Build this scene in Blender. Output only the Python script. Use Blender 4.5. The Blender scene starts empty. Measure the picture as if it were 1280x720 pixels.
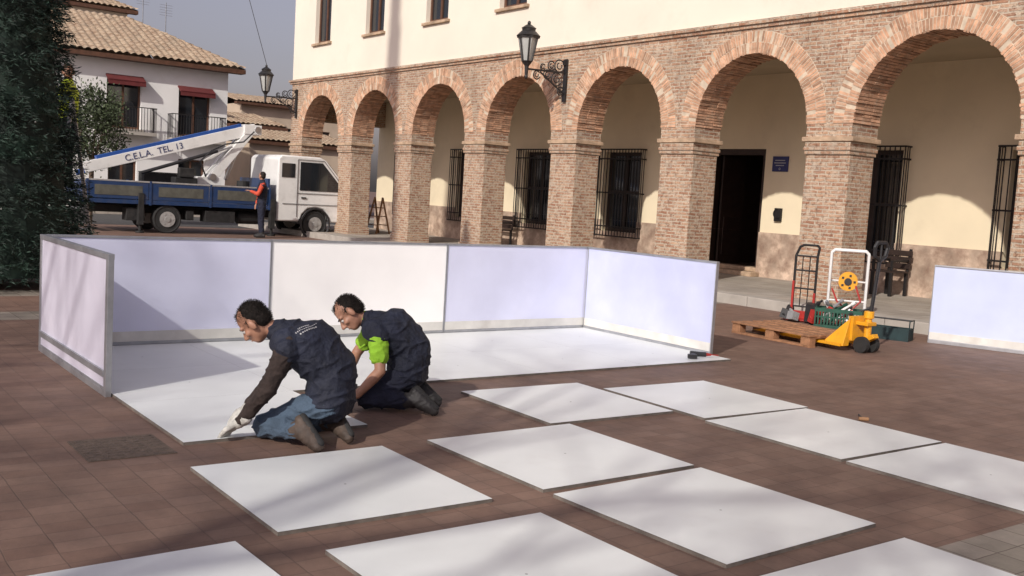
import bpy,bmesh,math,random
import numpy as np
from mathutils import Vector,Matrix,noise
from mathutils.bvhtree import BVHTree
random.seed(7); rng=np.random.default_rng(7)
S=bpy.context.scene; COL=S.collection
V=Vector
# ------------------------------------------------------------------ nodes / materials
def newmat(name):
    m=bpy.data.materials.new(name); m.use_nodes=True
    n=m.node_tree.nodes; l=m.node_tree.links
    return m,n,l,n['Principled BSDF']
def boxgroup():
    g=bpy.data.node_groups.new('box_map','ShaderNodeTree')
    g.interface.new_socket('Vector',in_out='OUTPUT',socket_type='NodeSocketVector')
    n=g.nodes;l=g.links
    tc=n.new('ShaderNodeTexCoord');sp=n.new('ShaderNodeSeparateXYZ');sn=n.new('ShaderNodeSeparateXYZ')
    l.new(tc.outputs['Object'],sp.inputs[0]);l.new(tc.outputs['Normal'],sn.inputs[0])
    def gt(s):
        a=n.new('ShaderNodeMath');a.operation='ABSOLUTE';l.new(s,a.inputs[0])
        b=n.new('ShaderNodeMath');b.operation='GREATER_THAN';b.inputs[1].default_value=.6;l.new(a.outputs[0],b.inputs[0]);return b.outputs[0]
    gx=gt(sn.outputs[0]);gz=gt(sn.outputs[2])
    def comb(a,b):
        c=n.new('ShaderNodeCombineXYZ');l.new(a,c.inputs[0]);l.new(b,c.inputs[1]);return c.outputs[0]
    xz=comb(sp.outputs[0],sp.outputs[2]);yz=comb(sp.outputs[1],sp.outputs[2]);xy=comb(sp.outputs[0],sp.outputs[1])
    def mix(f,a,b):
        m=n.new('ShaderNodeMix');m.data_type='VECTOR';l.new(f,m.inputs[0]);l.new(a,m.inputs[4]);l.new(b,m.inputs[5]);return m.outputs[1]
    o=mix(gz,mix(gx,xz,yz),xy)
    go=n.new('NodeGroupOutput');l.new(o,go.inputs[0]);return g
BOX=boxgroup()
def bx(n):
    g=n.new('ShaderNodeGroup');g.node_tree=BOX;return g.outputs[0]
def cmix(n,l,f,a,b,mode='MIX'):
    m=n.new('ShaderNodeMix');m.data_type='RGBA';m.blend_type=mode
    for s,v in ((m.inputs[0],f),(m.inputs[6],a),(m.inputs[7],b)):
        if isinstance(v,(int,float)): s.default_value=v
        elif isinstance(v,(tuple,list)): s.default_value=(*v[:3],1)
        else: l.new(v,s)
    return m.outputs[2]
def nz(n,l,vec,scale,detail=4,rough=.55):
    t=n.new('ShaderNodeTexNoise');t.inputs['Scale'].default_value=scale;t.inputs['Detail'].default_value=min(detail,5);t.inputs['Roughness'].default_value=rough
    l.new(vec,t.inputs['Vector']);return t.outputs['Fac']
def ramp(n,l,fac,a,b,ca=(0,0,0),cb=(1,1,1)):
    r=n.new('ShaderNodeValToRGB');r.color_ramp.elements[0].position=a;r.color_ramp.elements[1].position=b
    r.color_ramp.elements[0].color=(*ca,1);r.color_ramp.elements[1].color=(*cb,1);l.new(fac,r.inputs[0]);return r.outputs[0]
def bump(n,l,h,strength,dist,bs,prev=None):
    b=n.new('ShaderNodeBump');b.inputs['Strength'].default_value=strength;b.inputs['Distance'].default_value=dist
    l.new(h,b.inputs['Height']);
    if prev is not None:l.new(prev,b.inputs['Normal'])
    l.new(b.outputs[0],bs.inputs['Normal']);return b.outputs[0]
def mat(name,col,rough=.6,metal=0,var=.18,scale=5,bmp=.15,bscale=80,bdist=.004,island=0,spec=.5,dirt=0,dirtcol=(.08,.06,.05),dscale=3):
    m,n,l,b=newmat(name);tc=n.new('ShaderNodeTexCoord').outputs['Object']
    f=nz(n,l,tc,scale,4)
    lo=[c*(1-var) for c in col];hi=[min(1,c*(1+var)) for c in col]
    c=cmix(n,l,ramp(n,l,f,.3,.7),lo,hi)
    if dirt:
        c=cmix(n,l,ramp(n,l,nz(n,l,tc,dscale,5,.7),.62-dirt*.25,.75,(0,0,0),(dirt,)*3),c,dirtcol)
    if island:
        g=n.new('ShaderNodeNewGeometry').outputs['Random Per Island']
        h=n.new('ShaderNodeHueSaturation');mp=n.new('ShaderNodeMapRange');mp.inputs[3].default_value=1-island;mp.inputs[4].default_value=1+island
        l.new(g,mp.inputs[0]);l.new(mp.outputs[0],h.inputs['Value']);l.new(c,h.inputs['Color']);c=h.outputs[0]
    l.new(c,b.inputs['Base Color']);b.inputs['Roughness'].default_value=rough;b.inputs['Metallic'].default_value=metal
    b.inputs['Specular IOR Level'].default_value=spec
    if bmp: bump(n,l,nz(n,l,tc,bscale,3),bmp,bdist,b)
    return m
def mat_brick(name,c1,c2,mortar,bw=.25,bh=.062,mw=.012,bmpd=.008,rough=.9,bias=0,offset=.5,lowv=.3,smear=0):
    m,n,l,b=newmat(name);v=bx(n)
    br=n.new('ShaderNodeTexBrick');br.offset=offset;br.inputs['Scale'].default_value=1
    br.inputs['Brick Width'].default_value=bw;br.inputs['Row Height'].default_value=bh;br.inputs['Mortar Size'].default_value=mw
    br.inputs['Mortar Smooth'].default_value=.3;br.inputs['Bias'].default_value=bias
    wn=n.new('ShaderNodeTexNoise');wn.inputs['Scale'].default_value=9;l.new(v,wn.inputs['Vector'])
    sb=n.new('ShaderNodeVectorMath');sb.operation='SUBTRACT';l.new(wn.outputs['Color'],sb.inputs[0]);sb.inputs[1].default_value=(.5,.5,.5)
    sc=n.new('ShaderNodeVectorMath');sc.operation='SCALE';l.new(sb.outputs[0],sc.inputs[0]);sc.inputs['Scale'].default_value=.022
    ad=n.new('ShaderNodeVectorMath');l.new(v,ad.inputs[0]);l.new(sc.outputs[0],ad.inputs[1])
    l.new(ad.outputs[0],br.inputs['Vector'])
    br.inputs['Color1'].default_value=(*c1,1);br.inputs['Color2'].default_value=(*c2,1);br.inputs['Mortar'].default_value=(*mortar,1)
    f=nz(n,l,v,.9,5,.65)
    c=br.outputs['Color']
    if smear:
        c=cmix(n,l,ramp(n,l,nz(n,l,v,5.5,5,.85),.47,.60,(0,0,0),(smear,)*3),c,[x*1.12 for x in mortar])
        c=cmix(n,l,ramp(n,l,nz(n,l,v,12,5,.8),.53,.63,(0,0,0),(.85,.85,.85)),c,[x*.55 for x in c1])
        c=cmix(n,l,ramp(n,l,nz(n,l,v,3.1,4,.7),.56,.68,(0,0,0),(.45,.45,.45)),c,(.33,.26,.21))
    c=cmix(n,l,1.0,c,ramp(n,l,f,.3,.72,(1-lowv,)*3,(1+lowv*.35,)*3),'MULTIPLY')
    l.new(c,b.inputs['Base Color']);b.inputs['Roughness'].default_value=rough
    iv=n.new('ShaderNodeMath');iv.operation='SUBTRACT';iv.inputs[0].default_value=1;l.new(br.outputs['Fac'],iv.inputs[1])
    p=bump(n,l,iv.outputs[0],.9,bmpd,b);bump(n,l,nz(n,l,v,26,5,.7),.8 if smear else .4,.022 if smear else .008,b,p)
    return m
BR1=(.35,.165,.095);BR2=(.55,.35,.225);MO=(.56,.47,.36)
M=dict(
 brick=mat_brick('brick_wall',BR1,BR2,MO,smear=.75,bw=.24,bh=.060,bmpd=.012),
 ringb=mat('arch_brick',(.46,.265,.165),.9,0,.32,9,.7,40,.012,island=.27,dirt=.55,dirtcol=(.55,.45,.34),dscale=8),
 mortar=mat('mortar',(.54,.45,.34),.95,0,.2,8,.4,90,.004),
 stone=mat('impost_stone',(.42,.30,.20),.9,0,.35,6,.7,40,.012),
 cream=mat('cream_render',(.75,.685,.575),.95,0,.05,.7,.25,140,.003,dirt=.2,dirtcol=(.5,.43,.33),dscale=.8),
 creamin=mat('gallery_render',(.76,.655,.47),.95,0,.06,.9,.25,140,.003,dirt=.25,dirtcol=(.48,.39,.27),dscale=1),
 dado=mat('marble_dado',(.50,.38,.29),.45,0,.45,2.2,.2,20,.003,dirt=.95,dirtcol=(.20,.12,.085),dscale=5),
 iron=mat('wrought_iron',(.018,.016,.016),.5,.3,.2,10,.2,60),
 lampiron=mat('lamp_iron',(.035,.033,.033),.45,.4,.3,10,.2,60),
 wood=mat('brown_wood',(.10,.045,.025),.55,0,.3,8,.3,40,island=.1),
 darkwood=mat('dark_wood',(.028,.016,.012),.5,0,.3,8,.3,40),
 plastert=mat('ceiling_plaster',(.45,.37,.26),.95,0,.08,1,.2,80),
 white=mat('white_wall',(.76,.75,.73),.95,0,.05,.8,.3,90,dirt=.25,dirtcol=(.5,.45,.38),dscale=.7),
 ochre=mat('pale_ochre_wall',(.50,.40,.30),.95,0,.12,.8,.3,90,dirt=.3,dirtcol=(.36,.28,.20),dscale=.7),
 concrete=mat('concrete',(.36,.33,.29),.9,0,.15,3,.4,60),
 alu=mat('aluminium',(.42,.43,.45),.42,.7,.12,12,.1,80),
 galv=mat('galvanised_rail',(.42,.42,.41),.5,.5,.15,10,.1,80),
 film=mat('lavender_board',(.65,.67,.83),.32,0,.05,2,.12,6,.006,dirt=.25,dirtcol=(.77,.78,.88),dscale=1.6),
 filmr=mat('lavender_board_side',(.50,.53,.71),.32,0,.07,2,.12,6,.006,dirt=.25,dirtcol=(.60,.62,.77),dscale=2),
 filmw=mat('warm_white_board',(.93,.92,.90),.32,0,.03,2,.12,6,.006,dirt=.12,dirtcol=(.80,.80,.86),dscale=1.6),
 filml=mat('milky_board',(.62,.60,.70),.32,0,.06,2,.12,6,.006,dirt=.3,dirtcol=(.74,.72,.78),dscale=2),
 filmb=mat('pale_blue_board',(.52,.58,.76),.32,0,.06,2,.12,6,.006),
 kick=mat('kick_plate',(.62,.61,.57),.55,0,.1,5,.1,30,dirt=.3,dirtcol=(.4,.36,.3)),
 slab=mat('floor_panel_top',(.735,.76,.75),.38,0,.05,1.5,.08,25,.002,dirt=.25,dirtcol=(.60,.59,.56),dscale=2.2),
 slabe=mat('floor_panel_edge',(.15,.13,.11),.8,0,.3,12,.2,60),
 slabd=mat('panel_screw_mark',(.40,.40,.39),.6,0,.1,12,0),
 tyre=mat('rubber',(.018,.018,.018),.8,0,.3,12,.4,60),
 blk=mat('black_plastic',(.02,.02,.022),.45,0,.2,9,.1,60),
 wpaint=mat('white_truck_paint',(.70,.70,.68),.3,0,.06,2,.03,30,dirt=.4,dirtcol=(.38,.36,.33),dscale=3),
 bpaint=mat('blue_truck_paint',(.012,.04,.12),.4,0,.2,4,.05,30,dirt=.7,dirtcol=(.045,.045,.05),dscale=4),
 bboom=mat('blue_boom_paint',(.015,.07,.28),.35,0,.15,4,.05,30,dirt=.3,dirtcol=(.05,.06,.08),dscale=4),
 tan=mat('tan_side_board',(.085,.085,.07),.6,0,.3,5,.1,40),
 chassis=mat('chassis_black',(.02,.02,.02),.7,.2,.4,6,.2,40,dirt=.4,dirtcol=(.07,.06,.055)),
 glass=mat('dark_glass',(.015,.018,.022),.06,0,.1,2,0,spec=.8),
 chrome=mat('steel',(.5,.5,.5),.3,.9,.1,10,0),
 orange=mat('orange_plastic',(.70,.18,.02),.4,0,.1,5,.05),
 red=mat('red_plastic',(.35,.025,.02),.4,0,.15,5,.05),
 yellow=mat('yellow_paint',(.74,.34,.015),.42,0,.15,6,.06,40,dirt=.6,dirtcol=(.22,.12,.04),dscale=12),
 green=mat('green_crate_plastic',(.012,.07,.045),.45,0,.25,8,.1),
 teal=mat('dark_teal_metal',(.015,.035,.038),.5,.2,.3,8,.1),
 palletw=mat('pallet_wood',(.31,.155,.08),.85,0,.35,9,.5,50,island=.22),
 ladw=mat('ladder_wood',(.36,.20,.10),.8,0,.3,9,.4,50),
 awning=mat('red_awning',(.115,.018,.018),.85,0,.2,5,.2,60),
 txt=mat('dark_lettering',(.03,.045,.14),.5,0,.05,5,0),
 txtw=mat('white_lettering',(.42,.42,.43),.6,0,.05,5,0),
 signb=mat('blue_enamel_sign',(.018,.025,.12),.3,0,.1,4,0),
 lampglass=mat('frosted_lamp_glass',(.40,.41,.39),.25,0,.1,5,.05),
 bark=mat('bark',(.12,.085,.06),.95,0,.3,9,.8,30,.02),
 skin=mat('skin',(.36,.185,.12),.5,0,.16,18,.2,180,.002,dirt=.3,dirtcol=(.30,.11,.08),dscale=14),
 hair=mat('dark_hair',(.014,.010,.008),.7,0,.5,60,.9,240,.006,spec=.3),
 navy=mat('navy_fleece',(.009,.012,.026),.8,0,.35,9,1.0,11,.035),
 brownk=mat('dark_brown_knit',(.030,.020,.017),.95,0,.3,30,.9,18,.02),
 jeans=mat('blue_denim',(.055,.085,.125),.9,0,.35,10,.9,16,.025,dirt=.4,dirtcol=(.022,.035,.06),dscale=10),
 work=mat('navy_work_trousers',(.011,.013,.028),.9,0,.3,12,.9,14,.025),
 lime=mat('lime_shirt',(.28,.54,.03),.8,0,.15,12,.9,18,.02),
 boot=mat('brown_leather_boot',(.06,.042,.032),.7,0,.35,20,.4,90,.004),
 bootk=mat('black_boot',(.02,.018,.018),.6,0,.35,20,.4,90,.004),
 glove=mat('grey_white_glove',(.48,.47,.43),.9,0,.3,25,.6,160,.005),
 eye=mat('eye_white',(.5,.47,.44),.2,0,.02,5,0),
 iris=mat('dark_iris',(.02,.012,.01),.3,0,.02,5,0),
 lip=mat('lips',(.28,.11,.085),.5,0,.05,5,0),
 redsleeve=mat('orange_red_sleeve',(.50,.065,.03),.8,0,.1,8,.3),
 hivis=mat('hi_vis_yellow',(.50,.62,.03),.7,0,.1,8,.3),
 manhole=mat('cast_iron_cover',(.11,.08,.062),.75,.1,.3,20,.8,70,.01),
)
# paving
def paver_mat():
    m,n,l,b=newmat('brick_paving')
    tc=n.new('ShaderNodeTexCoord').outputs['Object']
    wn=n.new('ShaderNodeTexNoise');wn.inputs['Scale'].default_value=6;l.new(tc,wn.inputs['Vector'])
    sb=n.new('ShaderNodeVectorMath');sb.operation='SUBTRACT';l.new(wn.outputs['Color'],sb.inputs[0]);sb.inputs[1].default_value=(.5,.5,.5)
    sc=n.new('ShaderNodeVectorMath');sc.operation='SCALE';l.new(sb.outputs[0],sc.inputs[0]);sc.inputs['Scale'].default_value=.012
    mp=n.new('ShaderNodeMapping');mp.inputs['Rotation'].default_value=(0,0,math.pi/2);l.new(tc,mp.inputs['Vector'])
    ad=n.new('ShaderNodeVectorMath');l.new(mp.outputs[0],ad.inputs[0]);l.new(sc.outputs[0],ad.inputs[1])
    def brick(c1,c2,mo,w,h,mw,off):
        br=n.new('ShaderNodeTexBrick');br.offset=off;br.inputs['Scale'].default_value=1;br.inputs['Brick Width'].default_value=w;br.inputs['Row Height'].default_value=h
        br.inputs['Mortar Size'].default_value=mw;br.inputs['Mortar Smooth'].default_value=.6
        br.inputs['Color1'].default_value=(*c1,1);br.inputs['Color2'].default_value=(*c2,1);br.inputs['Mortar'].default_value=(*mo,1)
        l.new(ad.outputs[0],br.inputs['Vector']);return br
    a=brick((.170,.106,.080),(.205,.134,.103),(.125,.083,.065),.19,.125,.0035,.0)
    g=brick((.22,.20,.165),(.29,.26,.22),(.12,.10,.08),.19,.19,.005,.0)
    sp=n.new('ShaderNodeSeparateXYZ');l.new(tc,sp.inputs[0])
    def band(sock,c,w):
        s=n.new('ShaderNodeMath');s.operation='SUBTRACT';l.new(sock,s.inputs[0]);s.inputs[1].default_value=c
        d=n.new('ShaderNodeMath');d.operation='ABSOLUTE';l.new(s.outputs[0],d.inputs[0])
        t=n.new('ShaderNodeMath');t.operation='LESS_THAN';l.new(d.outputs[0],t.inputs[0]);t.inputs[1].default_value=w;return t.outputs[0]
    def mx(a_,b_):
        t=n.new('ShaderNodeMath');t.operation='MAXIMUM';l.new(a_,t.inputs[0]);l.new(b_,t.inputs[1]);return t.outputs[0]
    bands=mx(mx(band(sp.outputs[0],-2.05,.41),band(sp.outputs[0],-11.1,.31)),band(sp.outputs[0],-13.1,.31))
    c=cmix(n,l,bands,a.outputs['Color'],g.outputs['Color'])
    c=cmix(n,l,1.0,c,ramp(n,l,nz(n,l,tc,.55,5,.6),.3,.7,(.76,.76,.77),(1.16,1.13,1.11)),'MULTIPLY')
    c=cmix(n,l,1.0,c,ramp(n,l,nz(n,l,tc,5,5,.75),.3,.72,(.78,.78,.78),(1.13,1.11,1.10)),'MULTIPLY')
    l.new(c,b.inputs['Base Color']);b.inputs['Specular IOR Level'].default_value=.4
    rr=n.new('ShaderNodeMapRange');rr.inputs[3].default_value=.5;rr.inputs[4].default_value=.85;l.new(nz(n,l,tc,4,4),rr.inputs[0]);l.new(rr.outputs[0],b.inputs['Roughness'])
    iv=n.new('ShaderNodeMath');iv.operation='SUBTRACT';iv.inputs[0].default_value=1;l.new(a.outputs['Fac'],iv.inputs[1])
    p=bump(n,l,iv.outputs[0],.5,.003,b);bump(n,l,nz(n,l,tc,45,4),.3,.005,b,p)
    return m
M['pave']=paver_mat()
M['flag']=mat_brick('flagstone_pavement',(.34,.30,.25),(.42,.375,.32),(.20,.17,.14),.42,.42,.008,.003,.8)
M['asphalt']=mat('asphalt',(.06,.058,.056),.9,0,.2,6,.6,120,.006)
def roof_mat():
    m,n,l,b=newmat('terracotta_roof_tiles');tc=n.new('ShaderNodeTexCoord').outputs['Object']
    c=cmix(n,l,ramp(n,l,nz(n,l,tc,2.5,5,.8),.35,.65),(.27,.18,.12),(.47,.37,.26))
    c=cmix(n,l,ramp(n,l,nz(n,l,tc,1.2,5,.7),.5,.7,(0,0,0),(.6,.6,.6)),c,(.20,.17,.13))
    l.new(c,b.inputs['Base Color']);b.inputs['Roughness'].default_value=.95;bump(n,l,nz(n,l,tc,20,4),.5,.02,b);return m
M['roof']=roof_mat()
M['fir']=mat('fir_needles',(.010,.026,.017),.75,0,.35,1.5,0,island=.6)
M['olive']=mat('olive_leaves',(.05,.07,.03),.7,0,.3,1.2,0,island=.5)
# ------------------------------------------------------------------ mesh builder
class MB:
    def __init__(s):s.v=[];s.f=[];s.m=[]
    def add(s,vs,fs,mi=0):
        o=len(s.v);s.v+= [tuple(p) for p in vs];s.f+=[tuple(o+i for i in f) for f in fs];s.m+=[mi]*len(fs)
    def hexa(s,p,mi=0):
        s.add(p,[(0,3,2,1),(4,5,6,7),(0,1,5,4),(1,2,6,5),(2,3,7,6),(3,0,4,7)],mi)
    def box(s,c,d,mi=0,R=None):
        c=V(c);h=V(d)/2;P=[]
        for z in (-1,1):
            for x,y in ((-1,-1),(1,-1),(1,1),(-1,1)):
                q=V((x*h.x,y*h.y,z*h.z))
                if R is not None:q=R@q
                P.append(c+q)
        s.hexa(P,mi)
    def bb(s,a,b,mi=0):
        s.box([(a[i]+b[i])/2 for i in range(3)],[abs(b[i]-a[i]) for i in range(3)],mi)
    def beam(s,p0,p1,w,h,mi=0,w1=None,h1=None,up=(0,0,1)):
        p0=V(p0);p1=V(p1);d=(p1-p0).normalized();u=V(up)
        if abs(d.dot(u))>.98:u=V((0,1,0))
        r=d.cross(u).normalized();u=r.cross(d);w1=w if w1 is None else w1;h1=h if h1 is None else h1;P=[]
        for p,a,b in ((p0,w,h),(p1,w1,h1)):
            for x,y in ((-1,-1),(1,-1),(1,1),(-1,1)):P.append(p+r*x*a/2+u*y*b/2)
        s.hexa(P,mi)
    def cyl(s,p0,p1,r0,r1=None,n=12,mi=0,cap=True):
        p0=V(p0);p1=V(p1);r1=r0 if r1 is None else r1;d=(p1-p0)
        if d.length<1e-6:return
        d.normalize();a=d.orthogonal().normalized();b=d.cross(a);vs=[]
        for p,r in ((p0,r0),(p1,r1)):
            for i in range(n):
                t=2*math.pi*i/n;vs.append(p+a*r*math.cos(t)+b*r*math.sin(t))
        fs=[(i,(i+1)%n,n+(i+1)%n,n+i) for i in range(n)]
        if cap:fs+=[tuple(range(n-1,-1,-1)),tuple(range(n,2*n))]
        s.add(vs,fs,mi)
    def tube(s,pts,r,n=8,mi=0):
        for i in range(len(pts)-1):s.cyl(pts[i],pts[i+1],r,None,n,mi)
        for i in range(1,len(pts)-1):s.ell(pts[i],(r,)*3,n,max(4,n//2),mi)
    def ell(s,c,r,n=16,k=10,mi=0,R=None):
        c=V(c);vs=[];fs=[]
        for j in range(1,k):
            ph=math.pi*j/k
            for i in range(n):
                t=2*math.pi*i/n;q=V((r[0]*math.sin(ph)*math.cos(t),r[1]*math.sin(ph)*math.sin(t),r[2]*math.cos(ph)))
                if R is not None:q=R@q
                vs.append(c+q)
        for z in (1,-1):
            q=V((0,0,z*r[2]));q=R@q if R is not None else q;vs.append(c+q)
        T=len(vs)-2;B=T+1
        for j in range(k-2):
            for i in range(n):
                a=j*n+i;b_=j*n+(i+1)%n;fs.append((a,a+n,b_+n,b_))
        for i in range(n):
            fs.append((T,i,(i+1)%n));o=(k-2)*n;fs.append((B,o+(i+1)%n,o+i))
        s.add(vs,fs,mi)
    def cap(s,p0,r0,p1,r1,n=12):
        s.cyl(p0,p1,r0,r1,n);s.ell(p0,(r0,)*3,n,8);s.ell(p1,(r1,)*3,n,8)
    def chain(s,L,n=12):
        for (p,r),(q,t) in zip(L,L[1:]):s.cap(p,r,q,t,n)
    def torus(s,c,R_,r,axis=(0,0,1),n=24,k=8,mi=0,a0=0,a1=2*math.pi):
        c=V(c);ax=V(axis).normalized();a=ax.orthogonal().normalized();b=ax.cross(a);full=abs(a1-a0-2*math.pi)<1e-4
        m=n if full else n+1;vs=[];fs=[]
        for i in range(m):
            t=a0+(a1-a0)*i/n;d=a*math.cos(t)+b*math.sin(t)
            for j in range(k):
                u=2*math.pi*j/k;vs.append(c+d*(R_+r*math.cos(u))+ax*r*math.sin(u))
        for i in range(n):
            i2=(i+1)%m
            for j in range(k):fs.append((i*k+j,i2*k+j,i2*k+(j+1)%k,i*k+(j+1)%k))
        s.add(vs,fs,mi)
    def prism(s,poly,f,a,b,mi=0):
        n=len(poly);vs=[f(p,a) for p in poly]+[f(p,b) for p in poly]
        s.add(vs,[tuple(range(n-1,-1,-1)),tuple(range(n,2*n))]+[(i,(i+1)%n,n+(i+1)%n,n+i) for i in range(n)],mi)
    def build(s,name,mats,parent=None,world=False,smooth=False,bevel=0,loc=None,rot=None,label=None,fixn=True):
        me=bpy.data.meshes.new(name);me.from_pydata(s.v,[],s.f)
        for m in (mats if isinstance(mats,(list,tuple)) else [mats]):me.materials.append(m)
        me.polygons.foreach_set('material_index',s.m)
        if fixn:
            bm=bmesh.new();bm.from_mesh(me);bmesh.ops.recalc_face_normals(bm,faces=bm.faces);bm.to_mesh(me);bm.free()
        if smooth:
            me.polygons.foreach_set('use_smooth',[True]*len(me.polygons))
            try:me.set_sharp_from_angle(angle=math.radians(42))
            except Exception:pass
        o=bpy.data.objects.new(name,me);COL.objects.link(o)
        if parent:
            o.parent=parent
            if world:o.location=-parent.location
        if loc is not None:o.location=loc
        if rot is not None:o.rotation_euler=rot
        if bevel:
            b=o.modifiers.new('bevel','BEVEL');b.width=bevel;b.segments=2;b.limit_method='ANGLE'
        if label:o['label']=label
        return o
def info(o,label,cat,group=None):
    o['label']=label;o['category']=cat
    if group:o['group']=group
    return o
def empty(name,label,cat,loc=(0,0,0),rz=0,group=None):
    o=bpy.data.objects.new(name,None);COL.objects.link(o);o.location=loc;o.rotation_euler=(0,0,rz);o.empty_display_size=.2
    return info(o,label,cat,group)
def sub(name,parent,loc=(0,0,0)):
    o=bpy.data.objects.new(name,None);COL.objects.link(o);o.parent=parent;o.location=loc;return o
def struct(o):o['kind']='structure';return o
def wallgrid(mb,x0,x1,z0,z1,ops,mp,depth,mi=0,mr=None):
    xs=sorted({x0,x1,*[o[0] for o in ops],*[o[1] for o in ops]});zs=sorted({z0,z1,*[o[2] for o in ops],*[o[3] for o in ops]})
    xs=[x for x in xs if x0<=x<=x1];zs=[z for z in zs if z0<=z<=z1]
    for a,b in zip(xs,xs[1:]):
        for c,d in zip(zs,zs[1:]):
            mx_,mz=(a+b)/2,(c+d)/2
            if any(o[0]<mx_<o[1] and o[2]<mz<o[3] for o in ops):continue
            mb.add([mp(a,c,0),mp(b,c,0),mp(b,d,0),mp(a,d,0)],[(0,1,2,3)],mi)
    for a,b,c,d in ops:
        c=max(c,z0);d=min(d,z1);mm=mi if mr is None else mr
        for p,q in (((a,c),(b,c)),((b,c),(b,d)),((b,d),(a,d)),((a,d),(a,c))):
            mb.add([mp(*p,0),mp(*q,0),mp(*q,depth),mp(*p,depth)],[(0,1,2,3)],mm)
# ------------------------------------------------------------------ ground
mb=MB();mb.add([(-260,-160,0),(160,-160,0),(160,260,0),(-260,260,0)],[(0,1,2,3)]);struct(mb.build('ground',M['pave']))
mb=MB();mb.add([(-37,-60,.004),(-29.9,-60,.004),(-29.9,90,.004),(-37,90,.004)],[(0,1,2,3)]);struct(mb.build('road',M['asphalt']))
D=13.2;YB=16.3
mb=MB();mb.bb((-31.2,12.62,-.05),(3.5,YB,.15));struct(mb.build('pavement',M['flag'],bevel=.01))
mb=MB()
x=-31.2
while x<3.4:
    mb.bb((x,12.3,-.05),(min(x+.79,3.5),12.612,.154));x+=.8
struct(mb.build('kerb',M['concrete'],bevel=.012))
mb=MB();mb.bb((-39.2,-40,-.05),(-37.0,60,.14));struct(mb.build('far_pavement',M['flag'],bevel=.01))
# ------------------------------------------------------------------ town hall
TH=empty('town_hall','cream and brick town hall with an arcade of round arches','town hall',(-13,14,0))
XL={i:-(7.10+3.206*i) for i in range(1,8)};XL[0]=-6.93;XL[-1]=-3.62;XL[-2]=-.3;XL[-3]=3.0
XC={i:XL[i]+.47 for i in XL};HW=.412
ZC=2.87;ZT=4.45;TH_D=.65;XE=-29.55;XR=3.4
mb=MB()
def quad2(p,q,r,s_,y):mb.add([(a[0],y,a[1]) for a in (p,q,r,s_)],[(0,1,2,3)])
for y in (D,D+TH_D):
    for i in XC:
        c=XC[i];quad2((c-HW,2.66),(c+HW,2.66),(c+HW,ZT),(c-HW,ZT),y)
arcs=[]
for i in range(-2,8):
    cx=(XC[i]+XC[i-1])/2;RW=(XC[i-1]-XC[i])/2-HW;arcs.append((cx,RW))
    pts=[(cx-RW,2.66)]+[(cx-RW*math.cos(t),ZC+RW*math.sin(t)) for t in np.linspace(0,math.pi,25)]+[(cx+RW,2.66)]
    for p,q in zip(pts,pts[1:]):
        if abs(p[0]-q[0])>1e-6:
            for y in (D,D+TH_D):quad2(p,q,(q[0],ZT),(p[0],ZT),y)
        mb.add([(p[0],D,p[1]),(q[0],D,q[1]),(q[0],D+TH_D,q[1]),(p[0],D+TH_D,p[1])],[(0,1,2,3)])
c=XC[7];mb.add([(c-HW,D,2.66),(c-HW,D+TH_D,2.66),(c-HW,D+TH_D,ZT),(c-HW,D,ZT)],[(0,1,2,3)])
mb.bb((c-HW+.002,D+TH_D+.002,3.4),(c-HW+.32,YB,ZT))
mb.build('arcade_wall',M['brick'],TH,True,fixn=False)
for k,(cx,RW) in enumerate(arcs):
    mb=MB();RI=RW-.014
    P=[]
    for t in np.linspace(0,math.pi,31):
        for r in (RW-.006,RI+.368):P.append((cx-r*math.cos(t),D-.006,ZC+r*math.sin(t)))
    mb.add(P,[(2*i,2*i+2,2*i+3,2*i+1) for i in range(30)],1)
    for ring,(r0,r1) in enumerate(((RI,RI+.175),(RI+.186,RI+.36))):
        nn=78 if ring==0 else 90
        for j in range(nn):
            a0=math.pi*j/nn+.0048;a1=math.pi*(j+1)/nn-.0048
            jr=random.uniform(-.010,.008);jy=random.uniform(-.005,.005);ja=random.uniform(-.0025,.0025)
            segs=[(D-.010+jy,D+.205)]+([(D+.214,D+.43),(D+.439,D+TH_D+.01)] if ring==0 else [])
            for y0,y1 in segs:
                j2=jr+random.uniform(-.008,.004)
                pp=[]
                for y in (y0,y1):
                    for a,r in ((a0,r0+j2),(a1,r0+j2),(a1+ja,r1+jr*.5),(a0+ja,r1+jr*.5)):pp.append((cx-r*math.cos(a),y,ZC+r*math.sin(a)))
                mb.hexa(pp,0)
    mb.build('arch',[M['ringb'],M['mortar']],TH,True)
for i in XC:
    c=XC[i];yc=D+TH_D/2
    pr=sub('pier',TH,(c+13,yc-14,0))
    mb=MB();mb.bb((-.40,-TH_D/2+.012,.14),(.40,TH_D/2-.012,2.4));mb.build('pier_shaft',M['brick'],pr,bevel=.016)
    mb=MB()
    for z0,z1,e in ((2.4,2.46,.415),(2.46,2.52,.43),(2.52,2.60,.415)):mb.bb((-e,-(e-.085)-.01,z0),(e,(e-.085)+.01,z1),0)
    mb.bb((-.465,-.365,2.60),(.465,.365,2.672),1);mb.build('capital',[M['brick'],M['stone']],pr,bevel=.010)
    mb=MB();mb.bb((-.425,-.335,.14),(.425,.335,.34));mb.build('plinth',M['brick'],pr,bevel=.01)
mb=MB();mb.bb((XE-.05,D-.035,ZT+.002),(XR,D+.3,ZT+.06));mb.bb((XE-.08,D-.07,ZT+.06),(XR,D+.3,ZT+.13))
mb.build('cornice',M['brick'],TH,True,bevel=.006)
uw=[(-18.3-3.1*(i-4),5.56,7.2) for i in range(-2,8)]
mb=MB();wallgrid(mb,XE,XR,ZT+.13,10.2,[(c-.5,c+.5,a,b) for c,a,b in uw],lambda u,v,n:(u,D+.03+n,v),.2)
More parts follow.
